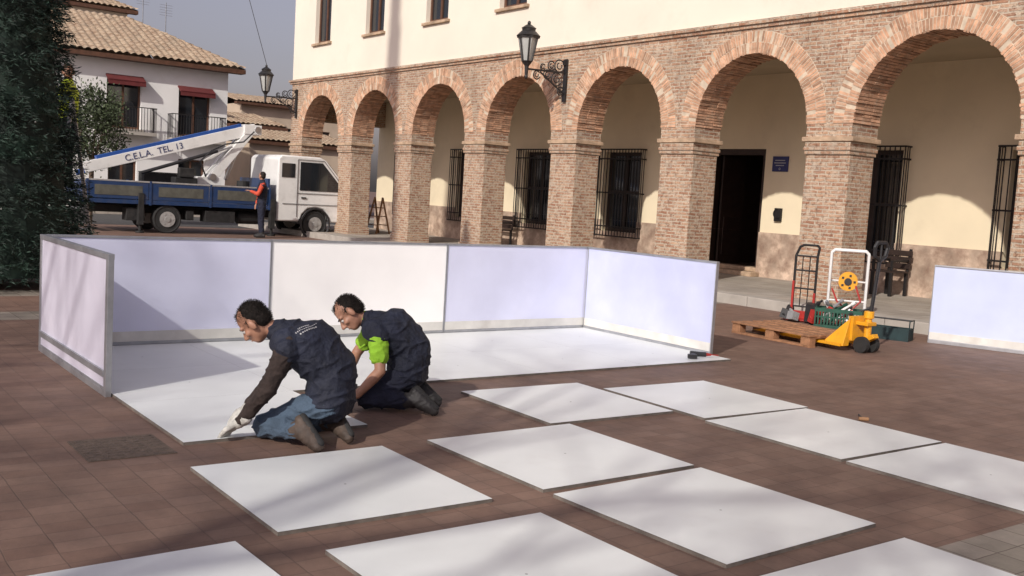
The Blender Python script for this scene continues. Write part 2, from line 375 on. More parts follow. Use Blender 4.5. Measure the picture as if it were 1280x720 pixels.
mb.add([(XE,D+.03,ZT+.13),(XE,24,ZT+.13),(XE,24,10.2),(XE,D+.03,10.2)],[(0,1,2,3)])
mb.add([(XE,YB,0),(XE,24,0),(XE,24,ZT+.13),(XE,YB,ZT+.13)],[(0,1,2,3)])
mb.add([(XR,D+.03,0),(XR,24,0),(XR,24,10.2),(XR,D+.03,10.2)],[(0,1,2,3)])
mb.add([(XE,24,0),(XR,24,0),(XR,24,10.2),(XE,24,10.2)],[(0,1,2,3)])
mb.build('upper_wall',M['cream'],TH,True,fixn=False)
mb=MB();mb.bb((XE-.4,D-.4,10.2),(XR+.4,24.4,10.4));mb.build('roof',M['roof'],TH,True)
for c,a,b in uw:
    w=sub('window',TH,(c+13,D+.03-14,0))
    mb=MB()
    for x0,x1,z0,z1 in ((-.5,-.43,a,b),(.43,.5,a,b),(-.43,.43,a,a+.08),(-.43,.43,b-.08,b),(-.04,.04,a+.08,b-.08)):mb.bb((x0,.12,z0),(x1,.18,z1))
    mb.build('window_frame',M['wood'],w)
    mb=MB();mb.bb((-.43,.15,a+.08),(.43,.16,b-.08));mb.build('window_glass',M['glass'],w)
    mb=MB();mb.bb((-.60,-.07,a-.07),(.60,.12,a-.002));mb.build('window_sill',M['stone'],w,bevel=.008)
gw=[(-7.95,.68,2.75),(-11.15,.68,2.75),(-17.8,.68,2.70),(-21.0,.68,2.70),(-24.2,.68,2.70),(-27.4,.68,2.70),(-4.7,.68,2.75),(-1.5,.68,2.75)]
ops=[(c-.62,c+.62,a+.1,b-.05) for c,a,b in gw]+[(-15.1,-13.6,.15,2.72)]
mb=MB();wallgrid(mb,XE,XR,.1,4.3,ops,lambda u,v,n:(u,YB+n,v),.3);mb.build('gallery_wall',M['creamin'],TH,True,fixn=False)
mb=MB();wallgrid(mb,XE,XR,.15,1.05,ops,lambda u,v,n:(u,YB-.035+n,v),.034)
mb.add([(XE,YB-.035,1.05),(XR,YB-.035,1.05),(XR,YB,1.05),(XE,YB,1.05)],[(0,1,2,3)])
mb.build('stone_dado',M['dado'],TH,True,fixn=False)
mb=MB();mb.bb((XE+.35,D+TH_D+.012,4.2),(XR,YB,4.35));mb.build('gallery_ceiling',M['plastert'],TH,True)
for c,a,b in gw:
    w=sub('barred_window',TH,(c+13,YB-14,0))
    mb=MB();a2=a+.1;b2=b-.05
    for x0,x1,z0,z1 in ((-.62,-.54,a2,b2),(.54,.62,a2,b2),(-.54,.54,a2,a2+.08),(-.54,.54,b2-.08,b2),(-.05,.05,a2+.08,b2-.08),(-.54,-.05,1.7,1.75),(.05,.54,1.7,1.75)):mb.bb((x0,.14,z0),(x1,.2,z1))
    mb.build('window_frame',M['darkwood'],w)
    mb=MB();mb.bb((-.54,.17,a2+.08),(.54,.18,b2-.08));mb.build('window_glass',M['glass'],w)
    mb=MB();y=-.17
    for x in np.linspace(-.76,.76,16):mb.cyl((x,y,a),(x,y,b),.011,n=6)
    for z in (a,a+.22,(a+b)/2,b-.22,b):
        mb.box((0,y,z),(1.54,.022,.03))
        for sx in (-.77,.77):mb.box((sx,y/2,z),(.025,-y,.03))
    for sx in (-.77,.77):
        for yy in (-.11,-.05):mb.cyl((sx,yy,a),(sx,yy,b),.009,n=6)
    mb.build('iron_grille',M['iron'],w)
dr=sub('door',TH,(-14.35+13,YB-14,0))
mb=MB()
for x0,x1,z0,z1 in ((-.75,-.65,.3,2.72),(.65,.75,.3,2.72),(-.65,.65,2.6,2.72)):mb.bb((x0,.05,z0),(x1,.25,z1))
mb.build('door_frame',M['darkwood'],dr,bevel=.006)
for x in (-.6,.6):
    mb=MB();mb.box((x,.62,1.46),(.05,.7,2.28));mb.box((x-.03*(1 if x>0 else -1),.62,.9),(.02,.5,.8));mb.build('door_leaf',M['darkwood'],dr,bevel=.006)
mb=MB()
mb.add([(-.75,.3,.32),(.75,.3,.32),(.75,2.4,.32),(-.75,2.4,.32),(-.75,.3,2.72),(.75,.3,2.72),(.75,2.4,2.72),(-.75,2.4,2.72)],[(0,1,2,3),(4,5,6,7),(0,3,7,4),(1,2,6,5),(2,3,7,6)])
mb.build('entrance_hall',M['darkwood'],dr,fixn=False)
mb=MB();mb.box((.1,2.1,1.3),(.8,.06,1.9));mb.build('inner_door',M['wood'],dr)
mb=MB();mb.bb((-.85,-.3,.15),(.85,.05,.24));mb.bb((-.78,-.02,.24),(.78,.3,.32));mb.build('door_step',M['stone'],dr,bevel=.01)
sg=sub('wall_plaque',TH,(-13.2+13,YB-14-.02,2.42))
mb=MB();mb.box((0,0,0),(.38,.03,.30));mb.build('plaque_plate',M['signb'],sg,bevel=.006)
mb=MB()
for z,w in ((.07,.24),(.02,.28),(-.03,.2)):mb.box((0,-.018,z),(w,.004,.016))
mb.torus((-.0,-.018,-.095),.018,.005,(0,1,0),12,4)
mb.build('plaque_marking',M['txtw'],sg)
mb=MB();mb.box((0,-.03,1.42),(.16,.05,.26));mb.torus((0,-.06,1.44),.09,.014,(0,1,0),20,6);mb.build('intercom',M['iron'],TH,loc=(-13.15+13,YB-14,0))
# ------------------------------------------------------------------ street lanterns on brackets
def lantern(loc,label):
    L=empty('wall_lantern',label,'street lamp',loc,0,'lanterns on iron wall brackets')
    mb=MB()
    mb.box((0,-.015,-.1),(.10,.03,.85));mb.box((0,-.04,.25),(.06,.07,.1))
    mb.beam((0,-.02,.05),(0,-1.0,.02),.03,.035);mb.beam((0,-.02,-.38),(0,-.66,.0),.024,.028)
    for cy,cz,r in ((-.24,-.1,.13),(-.48,-.03,.09),(-.18,.17,.12),(-.38,.15,.09),(-.74,-.07,.08),(-.12,-.32,.08),(-.6,.1,.06)):
        mb.torus((0,cy,cz),r,.014,(1,0,0),20,6,a0=0,a1=5.2)
        mb.torus((0,cy,cz),r*.5,.012,(1,0,0),14,6,a0=1,a1=6)
    mb.cyl((0,-1,-.1),(0,-1,.1),.03,.045);mb.ell((0,-1,-.13),(.035,.035,.05))
    mb.build('bracket',M['lampiron'],L)
    mb=MB();n=6;z0,z1=.16,.62
    for i in range(n):
        t=2*math.pi*(i+.5)/n
        mb.cyl((.105*math.cos(t),-1+.105*math.sin(t),z0),(.20*math.cos(t),-1+.20*math.sin(t),z1),.015,n=6)
    mb.cyl((0,-1,.08),(0,-1,.17),.05,.115,6);mb.cyl((0,-1,.61),(0,-1,.655),.225,.235,6)
    mb.build('lamp_frame',M['lampiron'],L)
    mb=MB();mb.cyl((0,-1,z0+.01),(0,-1,z1-.01),.095,.19,6);mb.build('lamp_glass',M['lampglass'],L)
    mb=MB();mb.cyl((0,-1,.65),(0,-1,.74),.24,.15,12);mb.cyl((0,-1,.74),(0,-1,.80),.13,.14,12);mb.cyl((0,-1,.80),(0,-1,.87),.15,.05,12);mb.ell((0,-1,.90),(.035,.035,.045))
    mb.build('lamp_cap',M['lampiron'],L,smooth=True)
    return L
lantern((-16.27,D-.02,3.96),'black iron lantern on scrolled bracket above arcade pier')
lantern((-29.1,D-.02,3.96),'black iron lantern on scrolled bracket at the building corner')
# ------------------------------------------------------------------ houses
def tileroof(mb,x0,z0,x1,z1,ya,yb,hipa=0,hipb=0,mi=0,per=.26):
    ny=int((yb-ya)/per*6);rows=int(math.hypot(x1-x0,z1-z0)/.33);vs=[];fs=[]
    ts=[]
    for r in range(rows):ts+=[(r/rows,.035),((r+.97)/rows,.0)]
    for t,dz in ts:
        a=ya+hipa*t;b=yb-hipb*t
        for j in range(ny+1):
            y=ya+(yb-ya)*j/ny;yc=min(max(y,a),b)
            vs.append((x0+(x1-x0)*t,yc,z0+(z1-z0)*t+dz+.07*abs(math.sin(math.pi*y/per))+.02*noise.noise(V((yc*3,t*30,0)))))
    for i in range(len(ts)-1):
        for j in range(ny):
            a=i*(ny+1)+j;fs.append((a,a+1,a+ny+2,a+ny+1))
    mb.add(vs,fs,mi)
def house(name,label,X,ya,yb,zt,depth,wmat,wins,hipb=3,rise=1.9,over=.5):
    H=empty(name,label,'house',(X,(ya+yb)/2,0))
    mb=MB();wallgrid(mb,ya,yb,0,zt,wins,lambda u,v,n:(X-n,u,v),.25)
    for y in (ya,yb):mb.add([(X,y,0),(X-depth,y,0),(X-depth,y,zt),(X,y,zt)],[(0,1,2,3)])
    mb.add([(X-depth,ya,0),(X-depth,yb,0),(X-depth,yb,zt),(X-depth,ya,zt)],[(0,1,2,3)])
    mb.build('wall',wmat,H,True,fixn=False)
    mb=MB();tileroof(mb,X+over,zt+.05,X-depth/2,zt+.05+rise,ya-over,yb+over,0,hipb)
    mb.add([(X-depth-over,ya-over,zt),(X-depth-over,yb+over,zt),(X-depth/2,yb+over-hipb,zt+.05+rise),(X-depth/2,ya-over,zt+.05+rise)],[(0,1,2,3)])
    if hipb:mb.add([(X+over,yb+over,zt+.05),(X-depth-over,yb+over,zt+.05),(X-depth/2,yb+over-hipb,zt+.1+rise)],[(0,1,2)])
    mb.build('roof',M['roof'],H,True,fixn=False)
    mb=MB();mb.bb((X-.001,ya-over,zt-.12),(X+over-.03,yb+over,zt+.03));mb.build('eaves',M['wood'],H,True)
    for a,b,c,d in wins:
        w=sub('window',H,(0,(a+b)/2-(ya+yb)/2,0));hw=(b-a)/2
        mb=MB()
        for y0,y1,z0,z1 in ((-hw,-hw+.07,c,d),(hw-.07,hw,c,d),(-hw+.07,hw-.07,c,c+.07),(-hw+.07,hw-.07,d-.07,d),(-.035,.035,c+.07,d-.07)):mb.bb((-.2,y0,z0),(-.14,y1,z1))
        mb.build('window_frame',M['wood'],w)
        mb=MB();mb.bb((-.18,-hw+.07,c+.07),(-.17,hw-.07,d-.07));mb.build('window_glass',M['glass'],w)
        mb=MB();mb.bb((-.1,-hw-.1,c-.08),(.07,hw+.1,c-.002));mb.build('window_sill',M['concrete'],w)
    return H
XH=-38.
hw=[(10.0,11.2,3.05,4.9),(12.55,13.75,2.95,4.75),(10.1,11.1,.9,2.0),(12.6,13.6,.9,2.1),(6.2,7.4,3.05,4.9)]
H1=house('white_house','white two storey house with terracotta roof and red awnings',XH,3,14.4,5.55,8,M['white'],hw,hipb=3.2)
hy=(3+14.4)/2
for a,b,c,d in (hw[0],hw[1],hw[4]):
    mb=MB();y0,y1=a-.05-hy,b+.05-hy
    mb.hexa([(0.01,y0,d-.02),(.36,y0,d-.22),(.36,y1,d-.22),(.01,y1,d-.02),(.01,y0,d+.03),(.38,y0,d-.17),(.38,y1,d-.17),(.01,y1,d+.03)])
    mb.hexa([(.36,y0,d-.34),(.38,y0,d-.34),(.38,y1,d-.34),(.36,y1,d-.34),(.36,y0,d-.222),(.38,y0,d-.222),(.38,y1,d-.222),(.36,y1,d-.222)])
    mb.build('awning',M['awning'],H1)
    bc=sub('balcony',H1,(0,(a+b)/2-hy,0))
    mb=MB();mb.bb((.002,-1.0,c-.22),(.6,1.0,c-.1));mb.build('balcony_floor',M['concrete'],bc)
    mb=MB()
    for yy in np.linspace(-.98,.98,20):mb.cyl((.57,yy,c-.1),(.57,yy,c+.75),.011,n=5)
    for xx in np.linspace(.05,.57,5):
        for yy in (-.98,.98):mb.cyl((xx,yy,c-.1),(xx,yy,c+.75),.011,n=5)
    mb.box((.57,0,c+.76),(.04,2.0,.03));mb.box((.3,.98,c+.76),(.56,.03,.03));mb.box((.3,-.98,c+.76),(.56,.03,.03))
    mb.build('balcony_railing',M['iron'],bc)
for yy,zz in ((3.6,8.6),(4.5,8.3)):
    mb=MB();mb.cyl((-3.8,yy,6.9),(-3.8,yy,zz),.02,n=5)
    for k in range(5):mb.cyl((-3.8,yy-.25,zz-.1-k*.1),(-3.8,yy+.25,zz-.1-k*.1),.008,n=4)
    mb.build('roof_aerial',M['alu'],H1)
house('cream_house','taller cream house with old terracotta roof behind another house',-50.,3,14.0,8.95,9,M['cream'],[(11.4,12.4,6.4,7.8)],hipb=3,rise=1.7,over=.4)
house('low_house','low cream house with tiled roof beyond the parked truck',-52.,20.2,22.4,4.3,5,M['cream'],[(20.8,21.5,2.0,3.2)],hipb=.8,rise=.7)
house('town_house','pale ochre town house at the far end of street',-64.,25.2,33,6.4,7,M['ochre'],[(26.2,27.1,3.6,5),(28.4,29.3,3.6,5),(26.2,27.1,1.0,2.6),(30.6,31.5,3.6,5)],hipb=2,rise=.7)
house('corner_house','ochre rendered house with small window at street corner',-46.,18.6,24.2,3.3,5,M['ochre'],[(19.6,20.3,1.3,2.3),(21.7,22.3,1.3,2.3)],hipb=1,rise=.6,over=.25)
# ------------------------------------------------------------------ foliage
def leafcloud(name,centers,dirs,size,mat_,parent,width=.4):
    N=len(centers);c=np.asarray(centers);d=np.asarray(dirs);d=d/(np.linalg.norm(d,axis=1,keepdims=True)+1e-9)
    r=rng.normal(size=(N,3));s=np.cross(d,r);s/=np.linalg.norm(s,axis=1,keepdims=True)+1e-9
    L=size*(.6+.8*rng.random((N,1)));W=L*width/2
    v=np.stack([c,c+d*L*.5+s*W,c+d*L,c+d*L*.5-s*W],1).reshape(-1,3)
    me=bpy.data.meshes.new(name);me.from_pydata(v.tolist(),[],np.arange(4*N).reshape(N,4).tolist());me.materials.append(mat_)
    o=bpy.data.objects.new(name,me);COL.objects.link(o);o.parent=parent
    return o
XT=empty('christmas_tree','tall dark green conical christmas tree strung with lights','christmas tree',(-14.15,2.40,0))
mb=MB();mb.cyl((0,0,0),(0,0,7.9),.12,.03,10);mb.build('trunk',M['bark'],XT)
mb=MB()
H=8.8
rad=lambda z:1.20*max(0.0,1-z/H)**.85+.03
for k in range(29):
    z0=.15+k*.285;mb.cyl((0,0,z0),(0,0,z0+.285),rad(z0)*.74,rad(z0+.285)*.74,24,cap=False)
mb.build('inner_branches',M['fir'],XT,fixn=False)
C=[];Dd=[]
for b in range(3600):
    z=.2+(H-.3)*(1-math.sqrt(1-random.random()*.995));z=min(z,H-.05)
    R0=rad(z)*random.choice([1,.98,.94,1.04,.88]);t=random.uniform(0,6.283)
    dr_=np.array([math.cos(t),math.sin(t),-.32]);p0=np.array([0,0,z+.2*R0]);sdv=np.array([-math.sin(t),math.cos(t),0])
    for k in range(26):
        f=.72+.28*(k/25.);p=p0+dr_*R0*f+rng.normal(size=3)*.014
        C.append(p);Dd.append(dr_*.5+sdv*random.choice([-1,1])*.55+rng.normal(size=3)*.3)
leafcloud('tree_crown',C,Dd,.075,M['fir'],XT,width=.17)
mb=MB()
for k in range(70):
    z=random.uniform(.4,7.6);t=random.uniform(0,6.28);R0=rad(z)-.02;mb.ell((R0*math.cos(t),R0*math.sin(t),z-.1*R0),(.011,)*3,8,5,random.choice([0,0,0,0,1]))
mb.build('tree_lights',[M['lampglass'],M['red']],XT,smooth=True)
def bare_tree(loc,h,label,seed,spread=1.0,dens=5,group='bare winter plane trees around the square'):
    rd=random.Random(seed);T=empty('bare_tree',label,'tree',loc,0,group)
    tr=MB();br=MB()
    def grow(p,d,L,r,lev):
        q=p+d*L;mbx=tr if lev<1 else br
        mid=p+d*L*.5+V((rd.uniform(-1,1),rd.uniform(-1,1),rd.uniform(-.3,.3)))*L*.05
        n=8 if lev<2 else (5 if lev<4 else 3)
        mbx.cyl(p,mid,r,r*.85,n,cap=False);mbx.cyl(mid,q,r*.85,r*.68,n,cap=False)
        if lev>=dens:return
        k=3 if lev<1 else rd.choice([2,3,3])
        for _ in range(k):
            ax=V((rd.uniform(-1,1),rd.uniform(-1,1),rd.uniform(-.25,.8))).normalized()
            nd=(d*.75+ax*(.8 if lev>0 else .9)*spread).normalized()
            grow(q if _<2 else mid,nd,L*rd.uniform(.62,.85),r*rd.uniform(.46,.62),lev+1)
    grow(V((0,0,0)),V((0,0,1)),h*.3,h*.018,0)
    tr.build('trunk',M['bark'],T,smooth=True,fixn=False);br.build('branches',M['bark'],T,fixn=False);return T
bare_tree((-1.2,-8.0,0),11,'bare plane tree beside the paved square',3,dens=7)
bare_tree((-6.2,-7.4,0),10,'bare plane tree with spreading crown over the paving',5,dens=7)
bare_tree((3.8,-5.2,0),10,'bare plane tree near the arcade square',8,dens=7)
bare_tree((1.6,-12.0,0),14,'taller bare plane tree behind the first row',12,dens=7)
CY=empty('shadow_caster_cypress','unseen tall slender cypress added to cast the spire shadow on the facade','tree',(-15.5,-2.4,0))  # added out of view to throw the facade's spire-shaped shadow; real caster unknown
mb=MB();mb.cyl((0,0,0),(0,0,17),.16,.04,8);mb.build('trunk',M['bark'],CY)
mb=MB();zz=[(.8,.35),(2.5,.75),(6,.72),(10,.52),(14,.30),(17,.15),(18.8,.04)]
for (a,ra),(b,rb) in zip(zz,zz[1:]):mb.cyl((0,0,a),(0,0,b),ra*.8,rb*.8,14)
mb.build('inner_branches',M['fir'],CY)
C=[];Dd=[]
for k in range(9000):
    z=random.uniform(.8,18.8);r=np.interp(z,[a for a,_ in zz],[b for _,b in zz]);t=random.uniform(0,6.28);r*=random.uniform(.75,1.08)
    C.append((r*math.cos(t),r*math.sin(t),z));Dd.append((.3*math.cos(t)+random.uniform(-.3,.3),.3*math.sin(t)+random.uniform(-.3,.3),1))
leafcloud('crown',C,Dd,.22,M['fir'],CY,width=.3)
OT=empty('small_evergreen_tree','small rounded olive green street tree before white house','tree',(-30.4,7.6,0))
mb=MB();mb.cyl((0,0,0),(0,.05,1.9),.09,.06,8);
for k in range(7):
    t=k*.9;mb.cyl((0,.05,1.7),(.5*math.cos(t),.5*math.sin(t),2.6+.2*(k%3)),.035,.012,6)
mb.build('trunk',M['bark'],OT)
C=[];Dd=[]
for k in range(80):
    c=rng.normal(size=3);c/=np.linalg.norm(c);c=c*np.array([.95,.95,1.1])*random.uniform(.55,1.0)+np.array([0,0,2.7])
    for j in range(90):
        o=rng.normal(size=3)*.14;C.append(c+o);Dd.append(rng.normal(size=3)+np.array([0,0,.3]))
leafcloud('crown',C,Dd,.10,M['olive'],OT,width=.45)
# ------------------------------------------------------------------ rink boards
U0,U1,V0,V1,HB=-6.94,-8.94,1.88,7.71,.957
def board(loc,rz,L,fm,label,frame_full=False):
    B=empty('rink_board',label,'rink board',loc,rz,'boards of the portable rink')
    w=.052 if frame_full else .010;tp=.038 if frame_full else .020
    mb=MB();mb.bb((w,-.012,.045),(L-w,.012,HB-tp));mb.build('board_panel',fm,B)
    mb=MB()
    mb.bb((0,-.020,0),(w,.020,HB-tp));mb.bb((L-w,-.020,0),(L,.020,HB-tp));mb.bb((0,-.022,HB-tp),(L,.022,HB))
    mb.bb((w,-.020,0),(L-w,.020,.045))
    if frame_full:mb.bb((w,-.03,.13),(L-w,-.013,.175));mb.bb((w,.013,.13),(L-w,.03,.175));mb.bb((w,.013,.045),(L-w,.018,.06))
    mb.build('board_frame',M['alu'],B,bevel=.003)
    if not frame_full:
        for y0,y1 in ((-.018,-.0125),(.0125,.018)):
            mb=MB();mb.bb((w+.002,y0,.047),(L-w-.002,y1,.135));mb.build('kick_plate',M['kick'],B)
    return B
Lb=(V1-V0)/3
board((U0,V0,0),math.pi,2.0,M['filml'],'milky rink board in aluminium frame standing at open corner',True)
for k,fm in enumerate((M['film'],M['filmw'],M['film'])):
    board((U1-.0,V0+.03+Lb*k,0),math.pi/2,Lb-.004,fm,('lavender tinted','warm white','lavender tinted')[k]+' rink board along the back of the rink')
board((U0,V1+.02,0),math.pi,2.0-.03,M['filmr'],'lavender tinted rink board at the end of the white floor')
board((-6.90,11.56,0),math.atan2(.34,1.02),2.0,M['filmb'],'pale blue spare rink board standing near the pavement kerb')
def fpanel(cx,cy,w,d,rot,label,z=.0,group='white plastic rink floor panels'):
    mb=MB();mb.box((0,0,.008),(w,d,.016),1)
    mb.add([(-w/2,-d/2,.0185),(w/2,-d/2,.0185),(w/2,d/2,.0185),(-w/2,d/2,.0185)],[(0,1,2,3)],0)
    mb.cyl((.04,.02,.0186),(.04,.02,.0190),.007,None,10,2)
    o=mb.build('floor_panel',[M['slab'],M['slabe'],M['slabd']],loc=(cx,cy,z),rot=(0,0,rot),fixn=False);info(o,label,'floor panel',group)
    return o
pw=1.125;ph=(V1-V0-.03)/5
for r in range(2):
    for c in range(5):
        fpanel(-8.91+pw*(r+.5),V0+.03+ph*(c+.5),pw-.0012,ph-.0012,0,'white floor panel laid inside the rink boards')
fpanel(-8.91+pw*2.5,V0+.03+ph*.5,pw-.0012,ph-.0012,.0,'white floor panel being fitted by two kneeling workers')
s=1.1125
for x,y,r in ((-4.4835,2.3325,-.0071),(-4.4995,3.7654,.0076),(-3.3176,3.7856,.0344),(-5.6578,4.7707,-.0255),(-5.3627,5.9289,-.0286),(-4.21,5.855,.0),(-3.06,5.85,.01),(-3.09,2.41,0),(-3.34,1.03,.02),(-2.03,3.74,0)):
    fpanel(x,y,s,s,r,'loose white floor panel lying on the brick paving')
# ------------------------------------------------------------------ truck
TK=empty('crane_truck','white cab flatbed truck with dark blue body and folded lift boom','truck',(-26.15,6.45,0),math.pi/2)
W=2.0
f=lambda p,y:(p[0],y,p[1])
def wheel(l,w,r=.36):
    wh=sub('wheel',TK,(l,w,r))
    mb=MB();mb.cyl((0,-.11,0),(0,.11,0),r,None,28);mb.torus((0,-.09,0),r-.03,.035,(0,1,0),28,8);mb.torus((0,.09,0),r-.03,.035,(0,1,0),28,8);mb.build('tyre',M['tyre'],wh,smooth=True)
    mb=MB();mb.cyl((0,-.135,0),(0,-.05,0),r*.55,r*.5,20);mb.cyl((0,-.155,0),(0,-.13,0),.07,None,12)
    for k in range(6):t=k*1.047;mb.cyl((r*.38*math.cos(t),-.145,r*.38*math.sin(t)),(r*.38*math.cos(t),-.13,r*.38*math.sin(t)),.02,n=6)
    mb.build('rim',M['galv'],wh,smooth=True)
for l in (2.0,6.1):
    for w in (.16,W-.16):wheel(l,w)
mb=MB();mb.bb((0,.55,.48),(5.1,.7,.68));mb.bb((0,W-.7,.48),(5.1,W-.55,.68));mb.bb((1.0,.1,.3),(1.45,.5,.62));mb.bb((3.0,.08,.32),(3.8,.5,.62));mb.bb((2.5,.1,.35),(2.7,1.9,.6));mb.cyl((3.95,.35,.45),(4.6,.35,.45),.16,n=16)
for l in (1.25,4.75):mb.bb((l,-.03,.2),(l+.14,.12,1.0));mb.cyl((l+.07,.05,.05),(l+.07,.05,.3),.04);mb.cyl((l+.07,.05,.0),(l+.07,.05,.05),.11)
mb.bb((.0,.1,.35),(.1,1.9,.5));mb.bb((5.0,.5,.42),(6.9,W-.5,.6));mb.build('chassis',M['chassis'],TK,bevel=.01)
mb=MB();mb.bb((0,0,.72),(4.75,W,.82),0)
for a,b in ((.05,1.5),(1.58,3.05),(3.13,4.7)):
    for y in (0.0,W-.03):mb.bb((a,y,.84),(b,y+.03,1.25),0)
y=-.008
mb.bb((1.75,y,.92),(2.9,y+.007,1.17),1);mb.bb((.2,y,.92),(1.35,y+.007,1.17),1);mb.bb((3.28,y,.92),(4.55,y+.007,1.17),1)
for l in (.0,1.52,3.07,4.69):
    for y in (-.02,W-.03):mb.bb((l,y,.70),(l+.055,y+.05,1.30),0)
mb.bb((0,-.012,1.262),(4.75,.03,1.30),2);mb.bb((4.66,.0,.84),(4.72,W,1.55),0);mb.bb((0,0,.84),(.03,W,1.25),0)
mb.build('flatbed',[M['bpaint'],M['tan'],M['galv']],TK,bevel=.004)
poly=[(4.95,.42),(4.95,2.12),(5.05,2.22),(6.18,2.22),(6.38,2.14),(7.12,1.34),(7.40,1.18),(7.54,.86),(7.54,.42),(6.56,.42),(6.50,.62),(6.34,.78),(6.1,.82),(5.86,.78),(5.70,.62),(5.64,.42)]
mb=MB();mb.prism(poly,f,.03,W-.03,0);mb.build('cab_body',M['wpaint'],TK,bevel=.04,smooth=True)
mb=MB();mb.prism([(5.60,1.28),(5.60,2.06),(6.26,2.06),(6.92,1.36),(6.92,1.28)],f,.015,.028,0);mb.prism([(5.06,1.62),(5.06,2.0),(5.44,2.0),(5.44,1.62)],f,.015,.028,0)
mb.prism([(6.415,2.09),(7.105,1.36),(7.125,1.38),(6.435,2.11)],f,.10,W-.10,0);mb.build('cab_window',M['glass'],TK)
mb=MB()
for p,q in (((5.52,.55),(5.52,2.12)),((7.0,1.28),(7.0,.75)),((5.52,2.12),(6.3,2.12)),((5.52,1.2),(7.0,1.2)),((6.3,2.12),(7.0,1.34)),((6.16,1.28),(6.16,2.06)),((5.1,.9),(7.4,.9))):mb.beam((p[0],.012,p[1]),(q[0],.012,q[1]),.008,.014,0)
mb.box((5.72,.012,1.08),(.14,.03,.035));mb.build('door_seam',M['blk'],TK)
mb=MB();mb.bb((7.44,.0,.40),(7.62,W,.62));mb.build('bumper',M['blk'],TK,bevel=.02)
mb=MB();mb.bb((5.6,.0,.36),(5.68,.5,.5));mb.build('cab_step',M['blk'],TK,bevel=.01)
mb=MB();mb.box((7.46,.05,.80),(.16,.08,.14));mb.build('headlight',M['orange'],TK,bevel=.01);mb=MB();mb.box((7.525,.3,.82),(.05,.3,.16));mb.build('headlight',M['lampglass'],TK,bevel=.01)
mb=MB();mb.beam((6.85,.02,1.75),(7.05,-.2,1.8),.02,.02);mb.box((7.06,-.2,1.65),(.05,.16,.36));mb.build('mirror',M['blk'],TK,bevel=.01)
mb=MB();mb.torus((6.1,.02,.36),.43,.03,(0,1,0),24,6);mb.build('wheel_arch',M['blk'],TK)
mb=MB();mb.cyl((3.3,1.0,.82),(3.3,1.0,1.35),.24,None,20);mb.bb((3.0,.75,1.25),(3.65,1.25,1.5));mb.build('turntable',M['wpaint'],TK,bevel=.01)
mb=MB();mb.beam((3.35,.82,1.4),(4.50,.82,2.85),.12,.26,0,.12,.20);mb.beam((3.35,1.18,1.4),(4.50,1.18,2.85),.12,.26,0,.12,.20);mb.bb((4.25,.74,2.72),(4.74,1.26,2.98),0)
mb.beam((3.2,.86,1.9),(4.3,.86,2.62),.06,.08,0);mb.beam((3.85,1,1.45),(4.25,1,2.55),.08,.08,1)
mb.cyl((4.62,.7,2.86),(4.62,1.3,2.86),.09,None,14,1);mb.cyl((3.4,.7,1.5),(3.4,1.3,1.5),.1,None,14,1)
mb.build('lower_boom',[M['wpaint'],M['chrome']],TK,bevel=.01)
mb=MB();mb.beam((.15,.95,1.55),(4.6,.95,2.88),.24,.27,0,.26,.29);mb.build('upper_boom',M['wpaint'],TK,bevel=.01)
mb=MB();mb.beam((.45,.95,1.82),(4.2,.95,2.95),.2,.09,0);mb.beam((.0,.95,1.42),(1.0,.95,1.72),.18,.12,0);mb.build('boom_top_section',M['bboom'],TK,bevel=.008)
mb=MB();mb.cyl((1.5,.7,1.5),(3.5,.7,2.2),.045,n=10);mb.cyl((3.5,.7,2.2),(3.9,.7,2.34),.025,n=8,mi=1);mb.build('hydraulic_ram',[M['blk'],M['chrome']],TK)
mb=MB();mb.tube([(3.2,.7,1.5),(3.0,.6,1.9),(3.3,.6,2.2),(3.7,.65,2.4),(4.2,.66,2.5),(4.5,.68,2.8)],.02,6);mb.build('hydraulic_hose',M['blk'],TK)
mb=MB();mb.bb((2.3,.45,1.0),(2.9,.8,1.45));mb.bb((2.4,.42,1.45),(2.8,.6,1.7));mb.build('control_box',M['chassis'],TK,bevel=.02)
def text(s,size,ext=.002):
    c=bpy.data.curves.new('t','FONT');c.body=s;c.size=size;c.extrude=ext;o=bpy.data.objects.new('t',c);COL.objects.link(o)
    me=bpy.data.meshes.new_from_object(o.evaluated_get(bpy.context.evaluated_depsgraph_get()));bpy.data.objects.remove(o);return me
me=text('C.E.L.A.  TEL. 13',.225);me.materials.append(M['txt']);o=bpy.data.objects.new('boom_lettering',me);COL.objects.link(o);o.parent=TK
ang=math.atan2(2.88-1.55,4.45)
o.matrix_local=Matrix.Translation((1.15,.818,1.775))@Matrix.Rotation(-ang,4,'Y')@Matrix.Rotation(math.pi/2,4,'X')
def tw(l,w,z):return V((-26.15-w,6.45+l,z))
for l,w,dx,dy,h in ((.8,.9,1.0,1.1,.34),(2.2,1.5,.9,.5,.7)):
    mb=MB();mb.box((0,0,h/2),(dy,dx,h));mb.box((0,0,h+.012),(dy+.03,dx+.03,.022));o=mb.build('storage_box',M['chassis'],loc=tw(l,w,.826),bevel=.015);info(o,'dark storage box standing on the truck bed','box','boxes on the truck bed')
mb=MB();mb.cyl((0,0,0),(0,0,.62),.17,None,16);mb.torus((0,0,.25),.17,.012,(0,0,1),16,5);mb.torus((0,0,.45),.17,.012,(0,0,1),16,5);o=mb.build('barrel',M['chassis'],loc=tw(4.2,.6,.826));info(o,'dark barrel standing on the truck bed','barrel')
